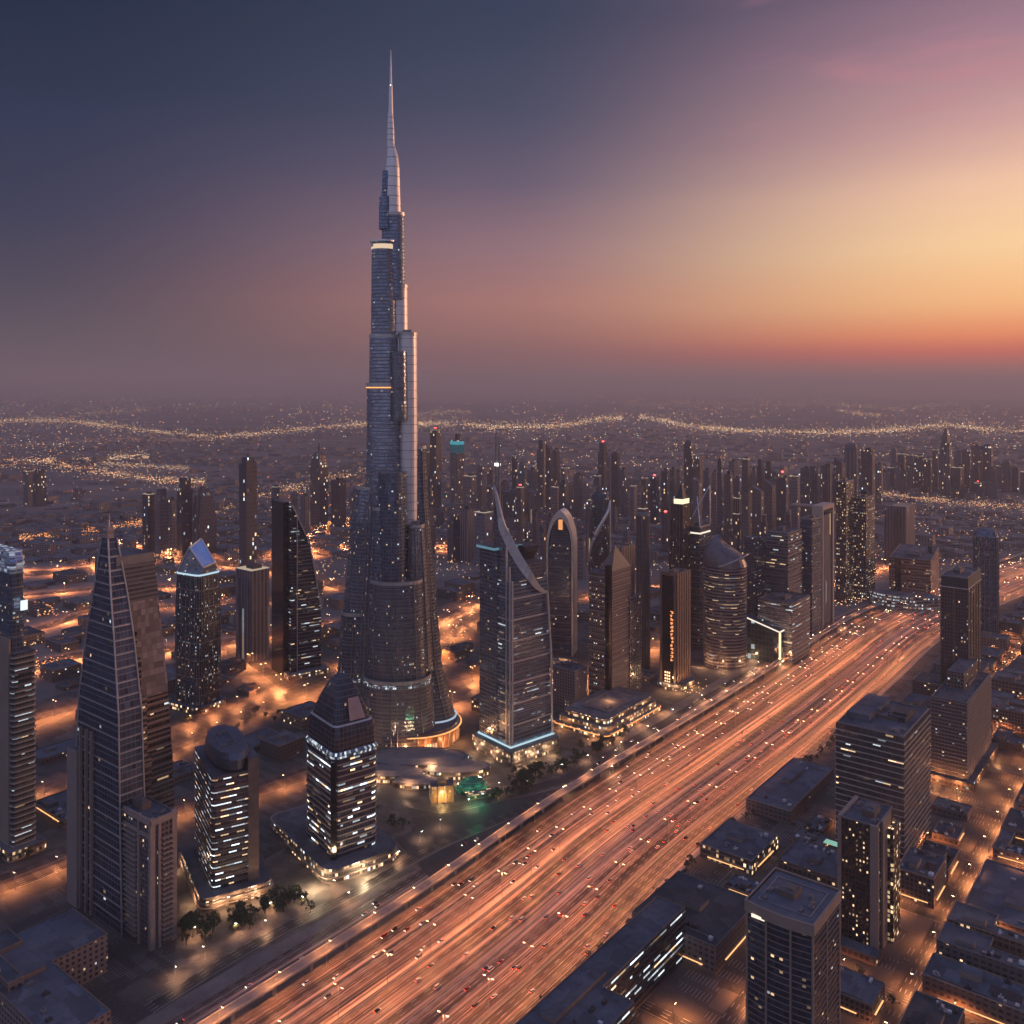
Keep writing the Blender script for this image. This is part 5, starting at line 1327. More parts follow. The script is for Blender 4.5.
def far_tower(l, r, top, base, sh, fi, k):
    cx = (l + r) / 2; m = mpp(base); x, y = gp(cx, base); z = H - (top - HY) * m; w = (r - l) * m * .78
    rr = random.Random(k); rz = R(-38.3 + rr.choice((0, 0, 0, 8, -10, 90)))
    fac = (F_FAR, F_FARD, F_FARV)[fi]
    t = thing('hazy_tower', 'x', 'tower', (x, y, 0), rz); d = w * rr.uniform(.7, 1.0)
    P = rect(w, d); zt = z
    if sh in ('dome',): lv = [(0,),(z*.93,),(z*.975,.85),(z,.4)]; P = rrect(w, d, w*.25, 3)
    elif sh == 'point': lv = [(0,),(z*.55,),(z*.85,.72),(z,.25)]
    elif sh == 'step': lv = [(0,),(z*.86,),(z*.861,.72),(z,.72)]
    elif sh == 'spire': lv = [(0,1.0),(z*.62,),(z*.621,.82),(z*.78,.78),(z*.781,.55),(z*.9,.5),(z*.97,.2)]
    elif sh == 'needle': lv = [(0,),(z*.70,),(z*.82,.75 if r-l > 8 else .9),(z*.86,.4)] 
    elif sh == 'mast': lv = [(0,),(z*.9,),(z*.901,.7),(z*.94,.7)]
    else: lv = [(0,),(z,)]
    if sh == 'slant':
        mb = MB(); q = rr.choice((-1, 1)); zz = [z*.92 if p[0]*q < 0 else z for p in P]
        mb.loft([[(p[0],p[1],0) for p in P],[(p[0],p[1],a) for p,a in zip(P,zz)]], 0, mtop=1); mb.build('facade', [fac, M_ROOF], t)
    else: shell(P, lv).build('facade', [fac, M_ROOF], t)
    if sh in ('needle','mast','spire'): antenna(t, 0, 0, lv[-1][0], z*(1.0 - lv[-1][0]/z) + (4 if sh == 'spire' else 0), max(.9, w*.05), M_DARK)
    if sh == 'flat' or sh == 'slab':
        mb = MB(); mb.box(w*.1, 0, z+.02, w*.45, d*.5, 4+rr.random()*5); mb.build('plant_room', M_DARK, t)
        if rr.random() < .3:
            mb = MB(); mb.box(0, 0, z+.03, w*1.02, d*1.02, .9); mb.build('roof_edge', emit('far_roof_light', (1,.8,.6), .5), t)
    if sh == 'teal':
        for a0, a1, e in ((.93,.985,emit('teal_a',(.10,.60,.72),.55)),(.80,.93,emit('teal_b',(.03,.24,.34),.28))):
            shell(rect(w*1.03, d*1.03), [(z*a0,),(z*a1-.2,)]).build('lit_band', [e, M_DARK], t)
        mb = MB(); mb.box(w*.1,0,z+.02,w*.4,d*.4,22); mb.build('plant_room', M_DARK, t)
    if sh == 'beacon' or (fi == 1 and rr.random() < .03):
        mb = MB(); mb.box(0, 0, z+4, 5, 5, 4); mb.build('beacon', E_RED, t)
    if w > 30 and rr.random() < .6:
        mb = MB(); k2 = rr.choice((2,3))
        for q in range(k2): mb.box(-w*.3+q*w*.6/(k2-1 or 1), -d/2-.9, 0, 2.5, 1.8, z*.9)
        mb.build('ribs', M_EDGED if rr.random() < .5 else M_STONE, t)
    FT.append([cx, base, t, sh, fi, r - l, base - top])
# nothing of the filling may stand inside a built tower
A38 = R(-38.3); CA, SA = math.cos(A38), math.sin(A38)
def rot(x, y): return x*CA + y*SA, -x*SA + y*CA           # into the street grid's own axes
def footprint(o):
    pts = []
    for c_ in [o] + list(o.children):
        if c_.type == 'MESH' and c_.name.split('.')[0] not in ('mast','spire','antenna','sky_beam'):
            pts += [rot(*(c_.matrix_world @ Vector(b)).to_2d()) for b in c_.bound_box]
    return (min(p[0] for p in pts), min(p[1] for p in pts), max(p[0] for p in pts), max(p[1] for p in pts)) if pts else None
bpy.context.view_layer.update()
BLOCK = []
for o in list(COL.objects):
    if o.parent is None and o.get('category') and o['category'] not in ('street lamp', 'viaduct', 'barrier'):
        b_ = footprint(o)
        if b_: BLOCK.append(b_)
def free(x, y, rx, pad=3, ry=None):
    x, y = rot(x, y); ry = rx if ry is None else ry
    for a in BLOCK:
        if a[0]-rx-pad < x < a[2]+rx+pad and a[1]-ry-pad < y < a[3]+ry+pad: return False
    return True
def block(x, y, rx, ry):
    x, y = rot(x, y); BLOCK.append((x-rx, y-ry, x+rx, y+ry))
def hwdist(x, y):
    """signed distance from the highway's right edge (+ = onto the highway and beyond)"""
    best = 1e30; j = 0
    for i in range(0, len(HWY), 2):
        d = (HWY[i][0]-x)**2 + (HWY[i][1]-y)**2
        if d < best: best = d; j = i
    d = HWD[j]; return -(x-HWY[j][0])*d[1] + (y-HWY[j][1])*d[0]
HAND = len(FAR) - 98
for k, f in enumerate(FAR):
    cx = (f[0]+f[1])/2; x, y = gp(cx, f[3]); w = (f[1]-f[0])*mpp(f[3])
    if k >= HAND:
        if not free(x, y, w*.45) : continue
        h_ = hwdist(x, y)
        if -w < h_ < 190 + w: continue
    far_tower(*f, k); block(x, y, w*.4, w*.4)
ZONES = [(0,140,'at the far left before the double-pointed group'),(140,232,'above the blue prism-topped tower'),(232,365,'around the diagonal-cut tower'),(365,500,'between the tallest tower and the twin masts'),(500,592,'between the twin masts and crossed-blade tower'),
         (592,682,'between the crossed-blade tower and black pointed cap'),(682,755,'above the cylindrical crescent-roofed tower'),(755,842,'above the pale portal tower'),(842,938,'between the domed apartment pair and far stepped spire'),(938,1100,'around the far stepped spire')]
WORD = {'flat':'flat-topped','slab':'wide flat','step':'stepped-top','dome':'round-topped','point':'pointed','needle':'needle-topped','mast':'antenna-topped','slant':'slant-roofed','spire':'stepped spire','teal':'teal-lit','beacon':'red-beaconed'}
cnt = {}
for cx, base, t, sh, fi, w, hh in sorted(FT, key=lambda f: f[0]):
    zn = next(i for i, z in enumerate(ZONES) if z[0] <= cx < z[1]); key = (zn, sh); k = cnt.get(key, 0); cnt[key] = k + 1
    t['_zn'] = zn; t['_k'] = k; t['_sh'] = sh
for cx, base, t, sh, fi, w, hh in FT:
    key = (t['_zn'], t['_sh']); n = cnt[key]; k = t['_k']; zt = ZONES[t['_zn']][2]; wd = WORD[sh]
    t['label'] = (f'hazy {wd} tower {zt}' if n == 1 else f'{ordinal(k)} hazy {wd} tower from the left, {zt}')
    t['group'] = 'towers of the hazy skyline'
    for q in ('_zn', '_k', '_sh'): del t[q]
# ------------------------------------------------------------------ roads seen from above (pixels on the ground plane)
def lamps_along(Q, step, kind, off, label, group, maxn=99, phase=0.0):
    acc = step * .5 + phase; n = 0
    for a, b in zip(Q, Q[1:]):
        l = math.dist(a, b)
        while acc < l and n < maxn:
            t = acc / l; dx, dy = (b[0]-a[0])/l, (b[1]-a[1])/l
            x, y = a[0]+(b[0]-a[0])*t + dy*off, a[1]+(b[1]-a[1])*t - dx*off
            px, py = 512 + x/y*F, HY + H*F/y
            if -30 < px < 1054 and py < 1060 and free(x, y, 1, 0): put_lamp(x, y, math.atan2(dy, dx), kind, label, group); n += 1
            acc += step
        acc -= l
ROADS = [
 ([(-60,905),(0,885),(60,862),(110,838),(165,812),(255,790),(320,768),(380,742)], 34, 34, 'street', 'lamp on the avenue passing behind the near left towers'),
 ([(120,775),(165,748),(220,724),(275,700),(335,676),(420,640),(480,612),(530,585)], 46, 40, 'street', 'lamp on the broad orange avenue behind the domed hotel tower'),
 ([(-40,680),(30,668),(80,655),(160,650),(240,640),(330,622)], 40, 55, 'far', 'lamp on the cross road behind the prism-topped tower'),
 ([(-40,742),(40,715),(100,700)], 36, 45, 'far', 'lamp on the side road left of the needle pyramid'),
 ([(-40,575),(60,572),(160,560),(260,556),(400,550),(520,546)], 60, 85, 'far', 'lamp on the far cross boulevard at the left'),
 ([(120,545),(200,560),(300,575),(350,590)], 40, 75, 'far', 'lamp on the slanting link road beyond the diagonal-cut tower'),
 ([(300,560),(300,540),(340,524),(400,518)], 60, 80, 'far', 'lamp on the glowing interchange below the needle-topped tower'),
 ([(430,640),(500,618),(560,600),(640,585),(740,570)], 40, 80, 'far', 'lamp on the road running behind the sail tower'),
 ([(-40,640),(40,628),(100,610),(180,606),(280,600)], 26, 65, 'far', 'lamp on the narrow road crossing behind the needle pyramid'),
 ([(-40,820),(20,800),(70,778),(110,765)], 24, 50, 'street', 'lamp on the short road right of the frame-edge tower'),
 ([(420,720),(455,700),(480,690),(430,660),(440,620),(480,600)], 22, 120, 'far', 'lamp on the loop road between the tallest and the sail tower'),
 ([(190,640),(240,655),(290,690),(330,700)], 20, 60, 'far', 'lamp on the link road below the diagonal-cut tower'),
 ([(-40,600),(60,592),(130,586),(230,590)], 24, 75, 'far', 'lamp on the thin back road beyond the needle pyramid'),
 ([(560,690),(640,650),(720,620),(800,590),(880,566)], 30, 55, 'far', 'lamp on the back road behind the highway towers'),
]
RQ = []
for PP, w, st, kd, lb in ROADS:
    Q = pxroad(PP, w); RQ.append((Q, w))
    for sg in (1,) if w < 44 else (1, -1): lamps_along(Q, st, kd, (w/2+.6)*sg, lb, lb.replace('lamp on', 'lamps on'))
def onroad(x, y, r):
    for Q, w in RQ:
        for i in range(0, len(Q)-1):
            a, b = Q[i], Q[i+1]; l2 = (b[0]-a[0])**2 + (b[1]-a[1])**2
            t = max(0, min(1, ((x-a[0])*(b[0]-a[0]) + (y-a[1])*(b[1]-a[1])) / l2))
            if math.hypot(x-a[0]-(b[0]-a[0])*t, y-a[1]-(b[1]-a[1])*t) < r + w/2 + 3: return True
    return False

# ------------------------------------------------------------------ low blocks
LOWN = []
M_UNIT = plain('white_plant', (.55,.55,.56), .6)
WM = [plain('render_grey', (.17,.15,.14), .8), plain('render_brown', (.20,.14,.115), .8), M_TAN]
RM = [M_ROOF, M_ROOF2, plain('roof_dark', (.05,.052,.06), .85, var=.5, scale=.05, uvn=True), plain('roof_bluegrey', (.10,.108,.135), .8, var=.35, scale=.04, uvn=True)]
def lowblock(x, y, rz, w, d, h, k, detail=2, fac=None, label=None, name='low_building'):
    rr = random.Random(k * 7 + 3); t = thing(name, label or 'x', 'building', (x, y, 0), rz)
    fac = fac or rr.choice((F_LOW, F_LOW, F_LOW, F_LOWLIT, F_APT)); rm = rr.choice(RM); wm = rr.choice(WM)
    kind = rr.random()
    P = rect(w, d)
    if kind < .35 and w > 26 and d > 26:      # L plan
        q1, q2 = rr.uniform(.35,.6), rr.uniform(.35,.6); P = [(-w/2,-d/2),(w/2,-d/2),(w/2,-d/2+d*q1),(-w/2+w*q2,-d/2+d*q1),(-w/2+w*q2,d/2),(-w/2,d/2)]
    mb = MB(); mb.prism(P, 0, h, 0, 1); mb.build('wall', [fac, rm], t)
    # parapet that follows the plan
    mb = MB(); n = len(P)
    for i in range(n):
        a, b = P[i], P[(i+1)%n]; l = math.dist(a, b); dx, dy = (b[0]-a[0])/l, (b[1]-a[1])/l
        # butt ended, set inside the wall line
        q = [(a[0]+dx*.01-dy*.02, a[1]+dy*.01+dx*.02),(b[0]-dx*.52-dy*.02, b[1]-dy*.52+dx*.02),(b[0]-dx*.52-dy*.5, b[1]-dy*.52+dx*.5),(a[0]+dx*.01-dy*.5, a[1]+dy*.01+dx*.5)]
        mb.prism(q, h+.003, h+1.1 + .004*(i % 2))
    mb.build('parapet', wm, t)
    if detail >= 1:
        ow, od = w*.5, d*.5
        cx0, cy0 = (-w*.22, -d*.24) if len(P) > 4 else (rr.uniform(-.15,.15)*w, rr.uniform(-.15,.15)*d)
        pw, pd = w*rr.uniform(.18,.34), d*rr.uniform(.18,.34); ph = rr.uniform(2.6,4.5)
        mb = MB(); mb.box(cx0, cy0, h+.01, pw, pd, ph, mtop=1); mb.build('stair_house', [wm, rm], t)
        if detail >= 2:
            for q in range(rr.randint(6, 11)):
                a, b = rr.uniform(1.5,4.5), rr.uniform(1.5,5); x1 = rr.uniform(-.42,.42)*w; y1 = -d/2 + rr.uniform(.06,.30)*d if len(P) > 4 else rr.choice((-1,1))*rr.uniform(.26,.42)*d
                if abs(x1-cx0) < pw/2+a/2 and abs(y1-cy0) < pd/2+b/2: continue
                mb = MB(); mb.box(x1, y1, h+.01, a, b, rr.uniform(1.0,2.4)); 
                if rr.random() < .5: mb.tube([(x1,y1,h+1),(x1,y1,h+3.1)], .5, 8)
                mb.build('roof_unit', rr.choice((M_EDGED, M_EDGE, M_DARK, M_UNIT)), t)
            if rr.random() < .6:
                mb = MB(); mb.bar((-w*.4, -d*.38, h+.5), (w*.4, -d*.38, h+.5), .5); mb.build('duct', M_EDGED, t)
            if rr.random() < .5 and len(P) == 4 and w > 24:
                mb = MB(); mb.box(w*.25, -d*.05, h+.012, w*.3, d*.34, .12, mtop=0); mb.build('skylight', M_BLACK, t)
            if rr.random() < .4:
                mb = MB(); mb.box(0, -d/2-.5, 3.8, w*.7, .9, .35, bottom=True); mb.build('canopy_light', emit('shopfront_light', (1,.50,.20), 1.6), t)
            if rr.random() < .45:
                mb = MB(); mb.box(w/2+.5, 0, 3.8, .9, d*.6, .35, bottom=True); mb.build('canopy_light', emit('shopfront_light', (1,.50,.20), 1.6), t)
    if not label: LOWN.append((t, x, y, rm))
    block(x, y, w/2, d/2)
    return t
def roofcorner(px, py, h, lp, rp, rz=-38.3):
    Y = (H - h) * F / (py - HY); pb = HY + H*F/Y
    return corner(px, pb, lp, rp, rz)
for k, (px, py, h, lp, rp, fac, lb) in enumerate([
  (52,1045,27,90,116,F_STONE,'large dark flat-roofed hall with a tan side wall, bottom left corner'),
  (8,985,32,40,42,F_LOW,'dark-roofed block at the left edge behind the large corner hall'),
  (578,1062,38,64,136,facade('facade_white_ribbons',(.08,.09,.10),(.14,.13,.125),4.6,3.0,.34,.08,.62,2.0,.25,strip=True, metal=.5),'dark-roofed block with white-lit ribbon windows, beside the highway at the bottom'),
  (716,948,20,84,42,F_LOW,'low wide block with a sunken roof court beside the highway'),
  (752,862,13,52,26,F_SHOP,'low showroom with a bright lit front next to the highway'),
  (838,880,13,60,18,F_LOWLIT,'low hall with a greenish lit court at the foot of the amber-window tower'),
  (790,812,12,44,44,F_LOW,'low dark hall between the highway and the banded office block'),
  ]):
    x, y, a, b, m = roofcorner(px, py, h, lp, rp); lowblock(x, y, R(-38.3), a, b, h, 900+k, 2, fac, lb, 'low_block')
# green court light
gl = thing('lit_canopy', 'small pale green lit canopy left of the amber-window tower', 'canopy', (*gp(833, 858), 0), R(-38.3))
mb = MB(); mb.box(0, 0, 13.2, 15, 8, .5, bottom=True); mb.build('panel', emit('canopy_green', (.45,.9,.75), .55), gl)
mb = MB(); [mb.box(a, b, 0, .5, .5, 13.2) for a in (-7,7) for b in (-3.5,3.5)]; mb.build('posts', M_STEEL, gl)

U = (.62, .785); V = (.785, -.62)      # along the highway / away from it to the right
O0 = (34, 640)
def uvp(a, b): return O0[0] + U[0]*a + V[0]*b, O0[1] + U[1]*a + V[1]*b
kb = 1000; rr = random.Random(5)
SP_A, SP_B, ST = 118.0, 86.0, 17.0
def inview(x, y, pad=60):
    if y < 250: return False
    px, py = 512 + x/y*F, HY + H*F/y; return -pad < px < 1024 + pad and py < 1024 + pad*1.6
# right-hand district: streets
bq = [ST/2 + 14 + i*SP_B for i in range(12)]; aq = [-330 + i*SP_A for i in range(18)]
for i, b in enumerate(bq):
    Q = [uvp(a, b) for a in range(-400, 1700, 60)]; Q = [q for q in Q if inview(q[0], q[1], 260) and hwdist(*q) < -6]
    if len(Q) > 3:
        Q2 = road(Q, ST-3, M_SERV if i % 2 else M_CITY, z=.010 + .004*i, name='street')
        if b > 30: lamps_along(Q2, 62, 'street', 6, 'lamp on a street running parallel to the highway, right district', 'lamps on the parallel streets of the right district', phase=17*i % 40)
for i, a in enumerate(aq):
    Q = [uvp(a, b) for b in range(12, 1050, 60)]; Q = [q for q in Q if inview(q[0], q[1], 260) and hwdist(*q) < -4]
    if len(Q) > 3:
        Q2 = road(Q, ST-4, M_CITY, z=.062 + .004*i, name='street')
        lamps_along(Q2, 74, 'street', 6, 'lamp on a cross street leading away from the highway, right district', 'lamps on the cross streets of the right district', phase=31)
for i in range(len(bq)-1):
    for j in range(len(aq)-1):
        b0, b1 = bq[i]+ST/2, bq[i+1]-ST/2; a0, a1 = aq[j]+ST/2, aq[j+1]-ST/2
        parts = rr.choice(((1,1),(2,1),(2,1),(2,2),(3,1)))
        for p in range(parts[0]):
            for q in range(parts[1]):
                la, lb_ = (a1-a0)/parts[0], (b1-b0)/parts[1]; gap = rr.uniform(2,7)
                w, d = lb_-gap*.8, la-gap; ca, cb = a0+la*(p+.5), b0+lb_*(q+.5); x, y = uvp(ca, cb)
                if not inview(x, y) or not free(x, y, w/2, 0, d/2): continue
                if hwdist(x, y) > -max(w, d)*.62-4 or onroad(x, y, max(w,d)/2): continue
                px = 512 + x/y*F
                h = rr.choice((8,10,12,16,18,24)) + (8 if rr.random() < .12 else 0)
                if rr.random() < .06: continue
                kb += 1; lowblock(x, y, R(-38.3), w, d, h, kb, 2 if y < 1150 else 1)
                if rr.random() < 0: pass
# smaller houses fill what is left between the streets
for _ in range(1500):
    if kb > 1230: break
    a, b = rr.uniform(-330, 1300), rr.uniform(14, 900); x, y = uvp(a, b); w, d = rr.uniform(14,34), rr.uniform(14,36)
    fb = (b - bq[0]) % SP_B; fa = (a - aq[0]) % SP_A
    if min(fb, SP_B-fb) < ST/2 + w/2 or min(fa, SP_A-fa) < ST/2 + d/2: continue
    if not inview(x, y, 20) or not free(x, y, w/2, 2, d/2) or hwdist(x, y) > -max(w,d)*.62-5 or onroad(x, y, max(w,d)/2): continue
    kb += 1; lowblock(x, y, R(-38.3), w, d, rr.choice((4,5,6,8,10)), kb, 2 if y < 1000 else 1)
# left-hand district: sparse low halls between the avenues
for _ in range(1500):
    if kb > 1400: break
    px = rr.uniform(-20, 860); py = rr.triangular(560, 960, 620); x, y = gp(px, py)
    h_ = hwdist(x, y)
    w, d = rr.uniform(24, 74), rr.uniform(22, 60)
    if h_ < 208 + max(w,d)*.6: continue
    if not free(x, y, w/2, 5, d/2) or onroad(x, y, max(w,d)*.62): continue
    kb += 1; h = rr.choice((6,7,9,11,14,18)); lowblock(x, y, R(-38.3), w, d, h, kb, 2 if y < 1000 else (1 if y < 1700 else 0), fac=rr.choice((F_LOW,F_LOW,F_LOWLIT)))
MARKS = [('needle pyramid tower',120,900),('rounded drum-top tower',225,895),('domed hotel tower',340,868),('blue prism-topped tower',198,706),('diagonal-cut tower',298,675),('tallest tower',400,740),('sail tower',515,750),
 ('twin-shaft residence',608,700),('black-brown sign tower',676,688),('cylindrical tower',725,664),('portal tower',820,628),('wide reddish block',915,603),('round-top dark tower',986,643),('brown apartment tower',962,760),
 ('banded office block',885,860),('amber-window tower',868,950),('curved-cornice tower',790,1020),('frame-edge glass tower',12,850),('ribbon-window block',640,1000)]
byk = {}
for t, x, y, rm in LOWN:
    px, py = 512 + x/y*F, HY + H*F/y
    n, mx, my = min(MARKS, key=lambda m_: math.hypot(m_[1]-px, (m_[2]-py)*1.3)); dx, dy = px-mx, py-my
    side = ('right of' if dx > 0 else 'left of') if abs(dx) > abs(dy)*1.2 else ('in front of' if dy > 0 else 'behind')
    byk.setdefault((n, side), []).append((math.hypot(dx, dy), t))
for (n, side), L_ in byk.items():
    for k, (_, t) in enumerate(sorted(L_, key=lambda q: q[0])):
        t['label'] = f'{ordinal(k)} closest low flat-roofed block {side} the {n}'; t['group'] = 'low flat-roofed blocks of the city'
print('LOW', len(LOWN), 'LAMPS', NLAMP[0], 'FAR', len(FT))
# ------------------------------------------------------------------ forecourts and verge on the left of the highway
M_PLAZA = plain('plaza_paving', (.12,.10,.088), .8, var=.5, scale=.06, uvn=True)
M_LOT = plain('car_park_asphalt', (.05,.048,.05), .85, var=.4, scale=.04)
def apron(pts, mat, z, name):
    mb = MB(); P = [gp(*p) for p in pts]; mb.quad([(x,y,z) for x,y in P], 0, [(x,y) for x,y in P])
    if mb.quad and True: tag(mb.build(name, mat), kind='structure')
apron([(170,1000),(420,868),(405,800),(300,840),(180,905)], M_PLAZA, .16, 'plaza')
apron([(395,840),(470,800),(560,778),(690,705),(662,742),(530,828),(430,878)], M_LOT, .165, 'car_park')
apron([(470,800),(560,778),(625,742),(600,735),(548,762),(480,772)], M_PLAZA, .172, 'forecourt')
# service road curving past the forecourts
for PP, w in (([(150,1010),(250,948),(350,896),(440,846),(520,812),(600,772),(660,735),(720,702)], 13), ([(395,800),(440,812),(500,800),(560,786),(600,766)], 9)):
    pxroad(PP, w, mat=M_SERV, z=.19 + .005*ROADN[0]*.1, name='service_road')
for i, (px, py) in enumerate([(205,960),(240,935),(275,912),(232,905),(196,935),(300,905),(330,890),(395,862),(420,842),(500,792),(530,790),(565,772),(590,762),(470,806),(620,748),(645,732),(670,716),(700,702),(725,690),(760,668),(790,655),(815,640),(845,628),(350,900),(175,975),(262,930),(560,795),(610,775),(440,830)]):
    x, y = gp(px, py)
    put_lamp(x, y, R(40 + 37*i), 'warm', 'warm white lamp on the forecourts between the left towers and the highway', 'warm lamps of the forecourts', .17)

# ------------------------------------------------------------------ far city: low buildings as one mass, lights as one mass
rn = random.Random(99)
mb = MB()
for _ in range(6500):
    px = rn.uniform(-40, 1064); py = HY + 12 + (rn.random() ** 1.5) * 165; x, y = gp(px, py)
    if y < 2050 or y > 9000 or not (free(x, y, 10)): continue
    h_ = hwdist(x, y)
    if -15 < h_ < 205: continue
    if noise.noise(Vector((x*.0006, y*.0004, 0))) < -.05 and rn.random() < .8: continue
    sc_ = 1 + y/9000
    mb.box(x, y, 0, rn.uniform(14,50)*sc_, rn.uniform(12,40)*sc_, rn.uniform(5,16)*(1 if rn.random() < .93 else 2.4), R(-38 + rn.choice((0,0,90,20,-25))), mtop=1)
tag(mb.build('far_city', [facade('facade_mass', (.06,.06,.06), (.34,.28,.25), 5, 7, .5, .5, .10, 1.0, .9), M_ROOF2]), 'low hazy sprawl of small buildings out to the horizon', None, None, 'stuff')
LM = [emit('dot_gold', (1,.52,.19), 2.7), emit('dot_white', (1,.78,.55), 2.7), emit('dot_orange', (1,.33,.10), 4.0), emit('dot_red', (1,.08,.05), 4.0), emit('dot_green', (.4,1,.75), 3.0)]
dm = MB()
def dot(px, py, k=.35, mi=0, z=8):
    x, y = gp(px, py); s_ = max(.8, k * y / F)
    dm.box(x, y, z, s_, s_, s_*.8, R(45), mi)
# general scatter, gathered in neighbourhoods
n = 0
while n < 7400:
    px = rn.uniform(-10, 1034); py = HY + 4 + (rn.random() ** 1.25) * 190; x, y = gp(px, py)
    if y < 1500: continue
    c_ = noise.noise(Vector((x*.0004, y*.00018, 3))) + .4*noise.noise(Vector((x*.002, y*.001, 9)))
    if c_ < -.02 and rn.random() < .8: continue
    h_ = hwdist(x, y)
    if -10 < h_ < 200 or not free(x, y, 2): continue
    dot(px, py, rn.choice((.16,.2,.25,.35,.45)) * (1.2 if py > HY+70 else 1.3), rn.choice((0,0,0,0,1,1,2)) if rn.random() < .975 else rn.choice((3,4)), rn.uniform(5,12)); n += 1
# strings of lamps on the far roads
def string(P, per, jit, k, mix=(0,0,0,1)):
    Q = []
    for i in range(1, len(P)+2-1):
        pass
    Qr = resample([(p[0], p[1]) for p in P], 1.2)
    for (px, py) in Qr:
        den = .6 + 1.1*max(0, .5 + noise.noise(Vector((px*.045, py*.3, per))))
        for _ in range(per*2):
            if rn.random() < .85*den: dot(px + rn.uniform(-1.5,1.5), py + rn.gauss(0, jit*1.6)*(2.6 if rn.random() < .35 else .9), k*rn.uniform(.3,.8), rn.choice(mix), 9)
string([(-5,421),(60,422),(110,426),(150,432),(220,437),(300,430),(372,424)], 4, .8, .55)
string([(30,417),(60,419),(90,414),(145,410)], 2, .8, .4)
string([(-5,447),(60,444),(120,440),(200,441),(260,437)], 1, .7, .4, (0,2,0))
string([(-5,464),(40,463),(60,466),(90,472),(130,478),(170,482),(205,483)], 4, 1.2, .6, (0,0,1,2))
string([(45,461),(80,460),(120,466),(190,470)], 3, .8, .5)
string([(95,464),(120,458),(148,458)], 4, 1.0, .6, (1,0))
string([(215,516),(240,505),(270,494),(300,488),(330,480),(372,473)], 4, 1.6, .55, (0,2,0,1))
string([(20,541),(60,537),(100,532),(142,525)], 4, 1.2, .55, (2,2,0))
string([(140,560),(170,556),(196,553),(240,556)], 4, 1.4, .5, (2,2,0,0))
string([(418,424),(460,425),(500,428),(540,427),(572,425),(600,419),(622,419)], 5, 1.0, .6, (0,0,1))
string([(418,416),(440,413),(470,412)], 2, 1.0, .5)
string([(640,417),(660,421),(700,428),(760,432),(850,433),(900,430),(950,426),(985,430),(1030,433)], 5, 1.0, .6, (0,0,1))
string([(625,405),(680,404),(760,405),(830,404),(900,409),(960,402)], 2, 1.0, .4)
string([(838,410),(852,413),(880,416)], 3, .6, .5)
string([(868,494),(900,498),(940,503),(980,507),(1030,509)], 4, 1.0, .5, (0,2,0,1))
string([(930,415),(945,418),(970,413)], 2, 1.5, .4)
string([(-5,399),(60,398),(180,399),(280,397),(370,401)], 1, 1.6, .35)
string([(420,398),(560,400),(700,397),(860,398),(1030,400)], 1, 1.8, .35)
string([(-5,410),(200,406),(372,409)], 1, 1.6, .3)
# glows of busy junctions in the middle distance
for cx, cy, rx, ry, n_, mix in ((320,526,24,5,160,(2,2,0)),(52,668,26,9,110,(2,0)),(45,612,20,8,70,(2,2,0)),(215,600,18,6,50,(2,0)),(250,636,24,8,80,(0,1)),(455,640,20,12,30,(2,0)),(470,600,18,6,20,(2,)),(545,600,16,8,30,(2,0)),
    (770,560,24,10,110,(2,0)),(845,600,30,10,160,(0,2,1)),(740,640,30,10,40,(0,1,2)),(870,640,30,14,60,(2,0)),(690,690,24,8,30,(0,)),(20,650,20,14,60,(2,)),(520,470,60,14,60,(0,1)),(700,520,120,30,260,(0,1,2)),(900,540,90,30,160,(0,1,2)),(150,610,30,20,50,(2,0)),(1000,690,24,26,90,(2,0)),(940,740,40,20,120,(2,0)),(985,560,30,12,60,(0,2)),
    (620,745,40,10,14,(0,))):
    for _ in range(n_):
        px, py = rn.gauss(cx, rx*.5), rn.gauss(cy, ry*.5); x, y = gp(px, py); 
        if free(x, y, 1, 1) and not (-8 < hwdist(x, y) < 192): dot(px, py, rn.uniform(.25,.6) if py < 700 else rn.uniform(.3,.55), rn.choice(mix), rn.uniform(4,8))
tag(dm.build('city_lights', LM), 'countless small gold and white lights across the plain', None, None, 'stuff')

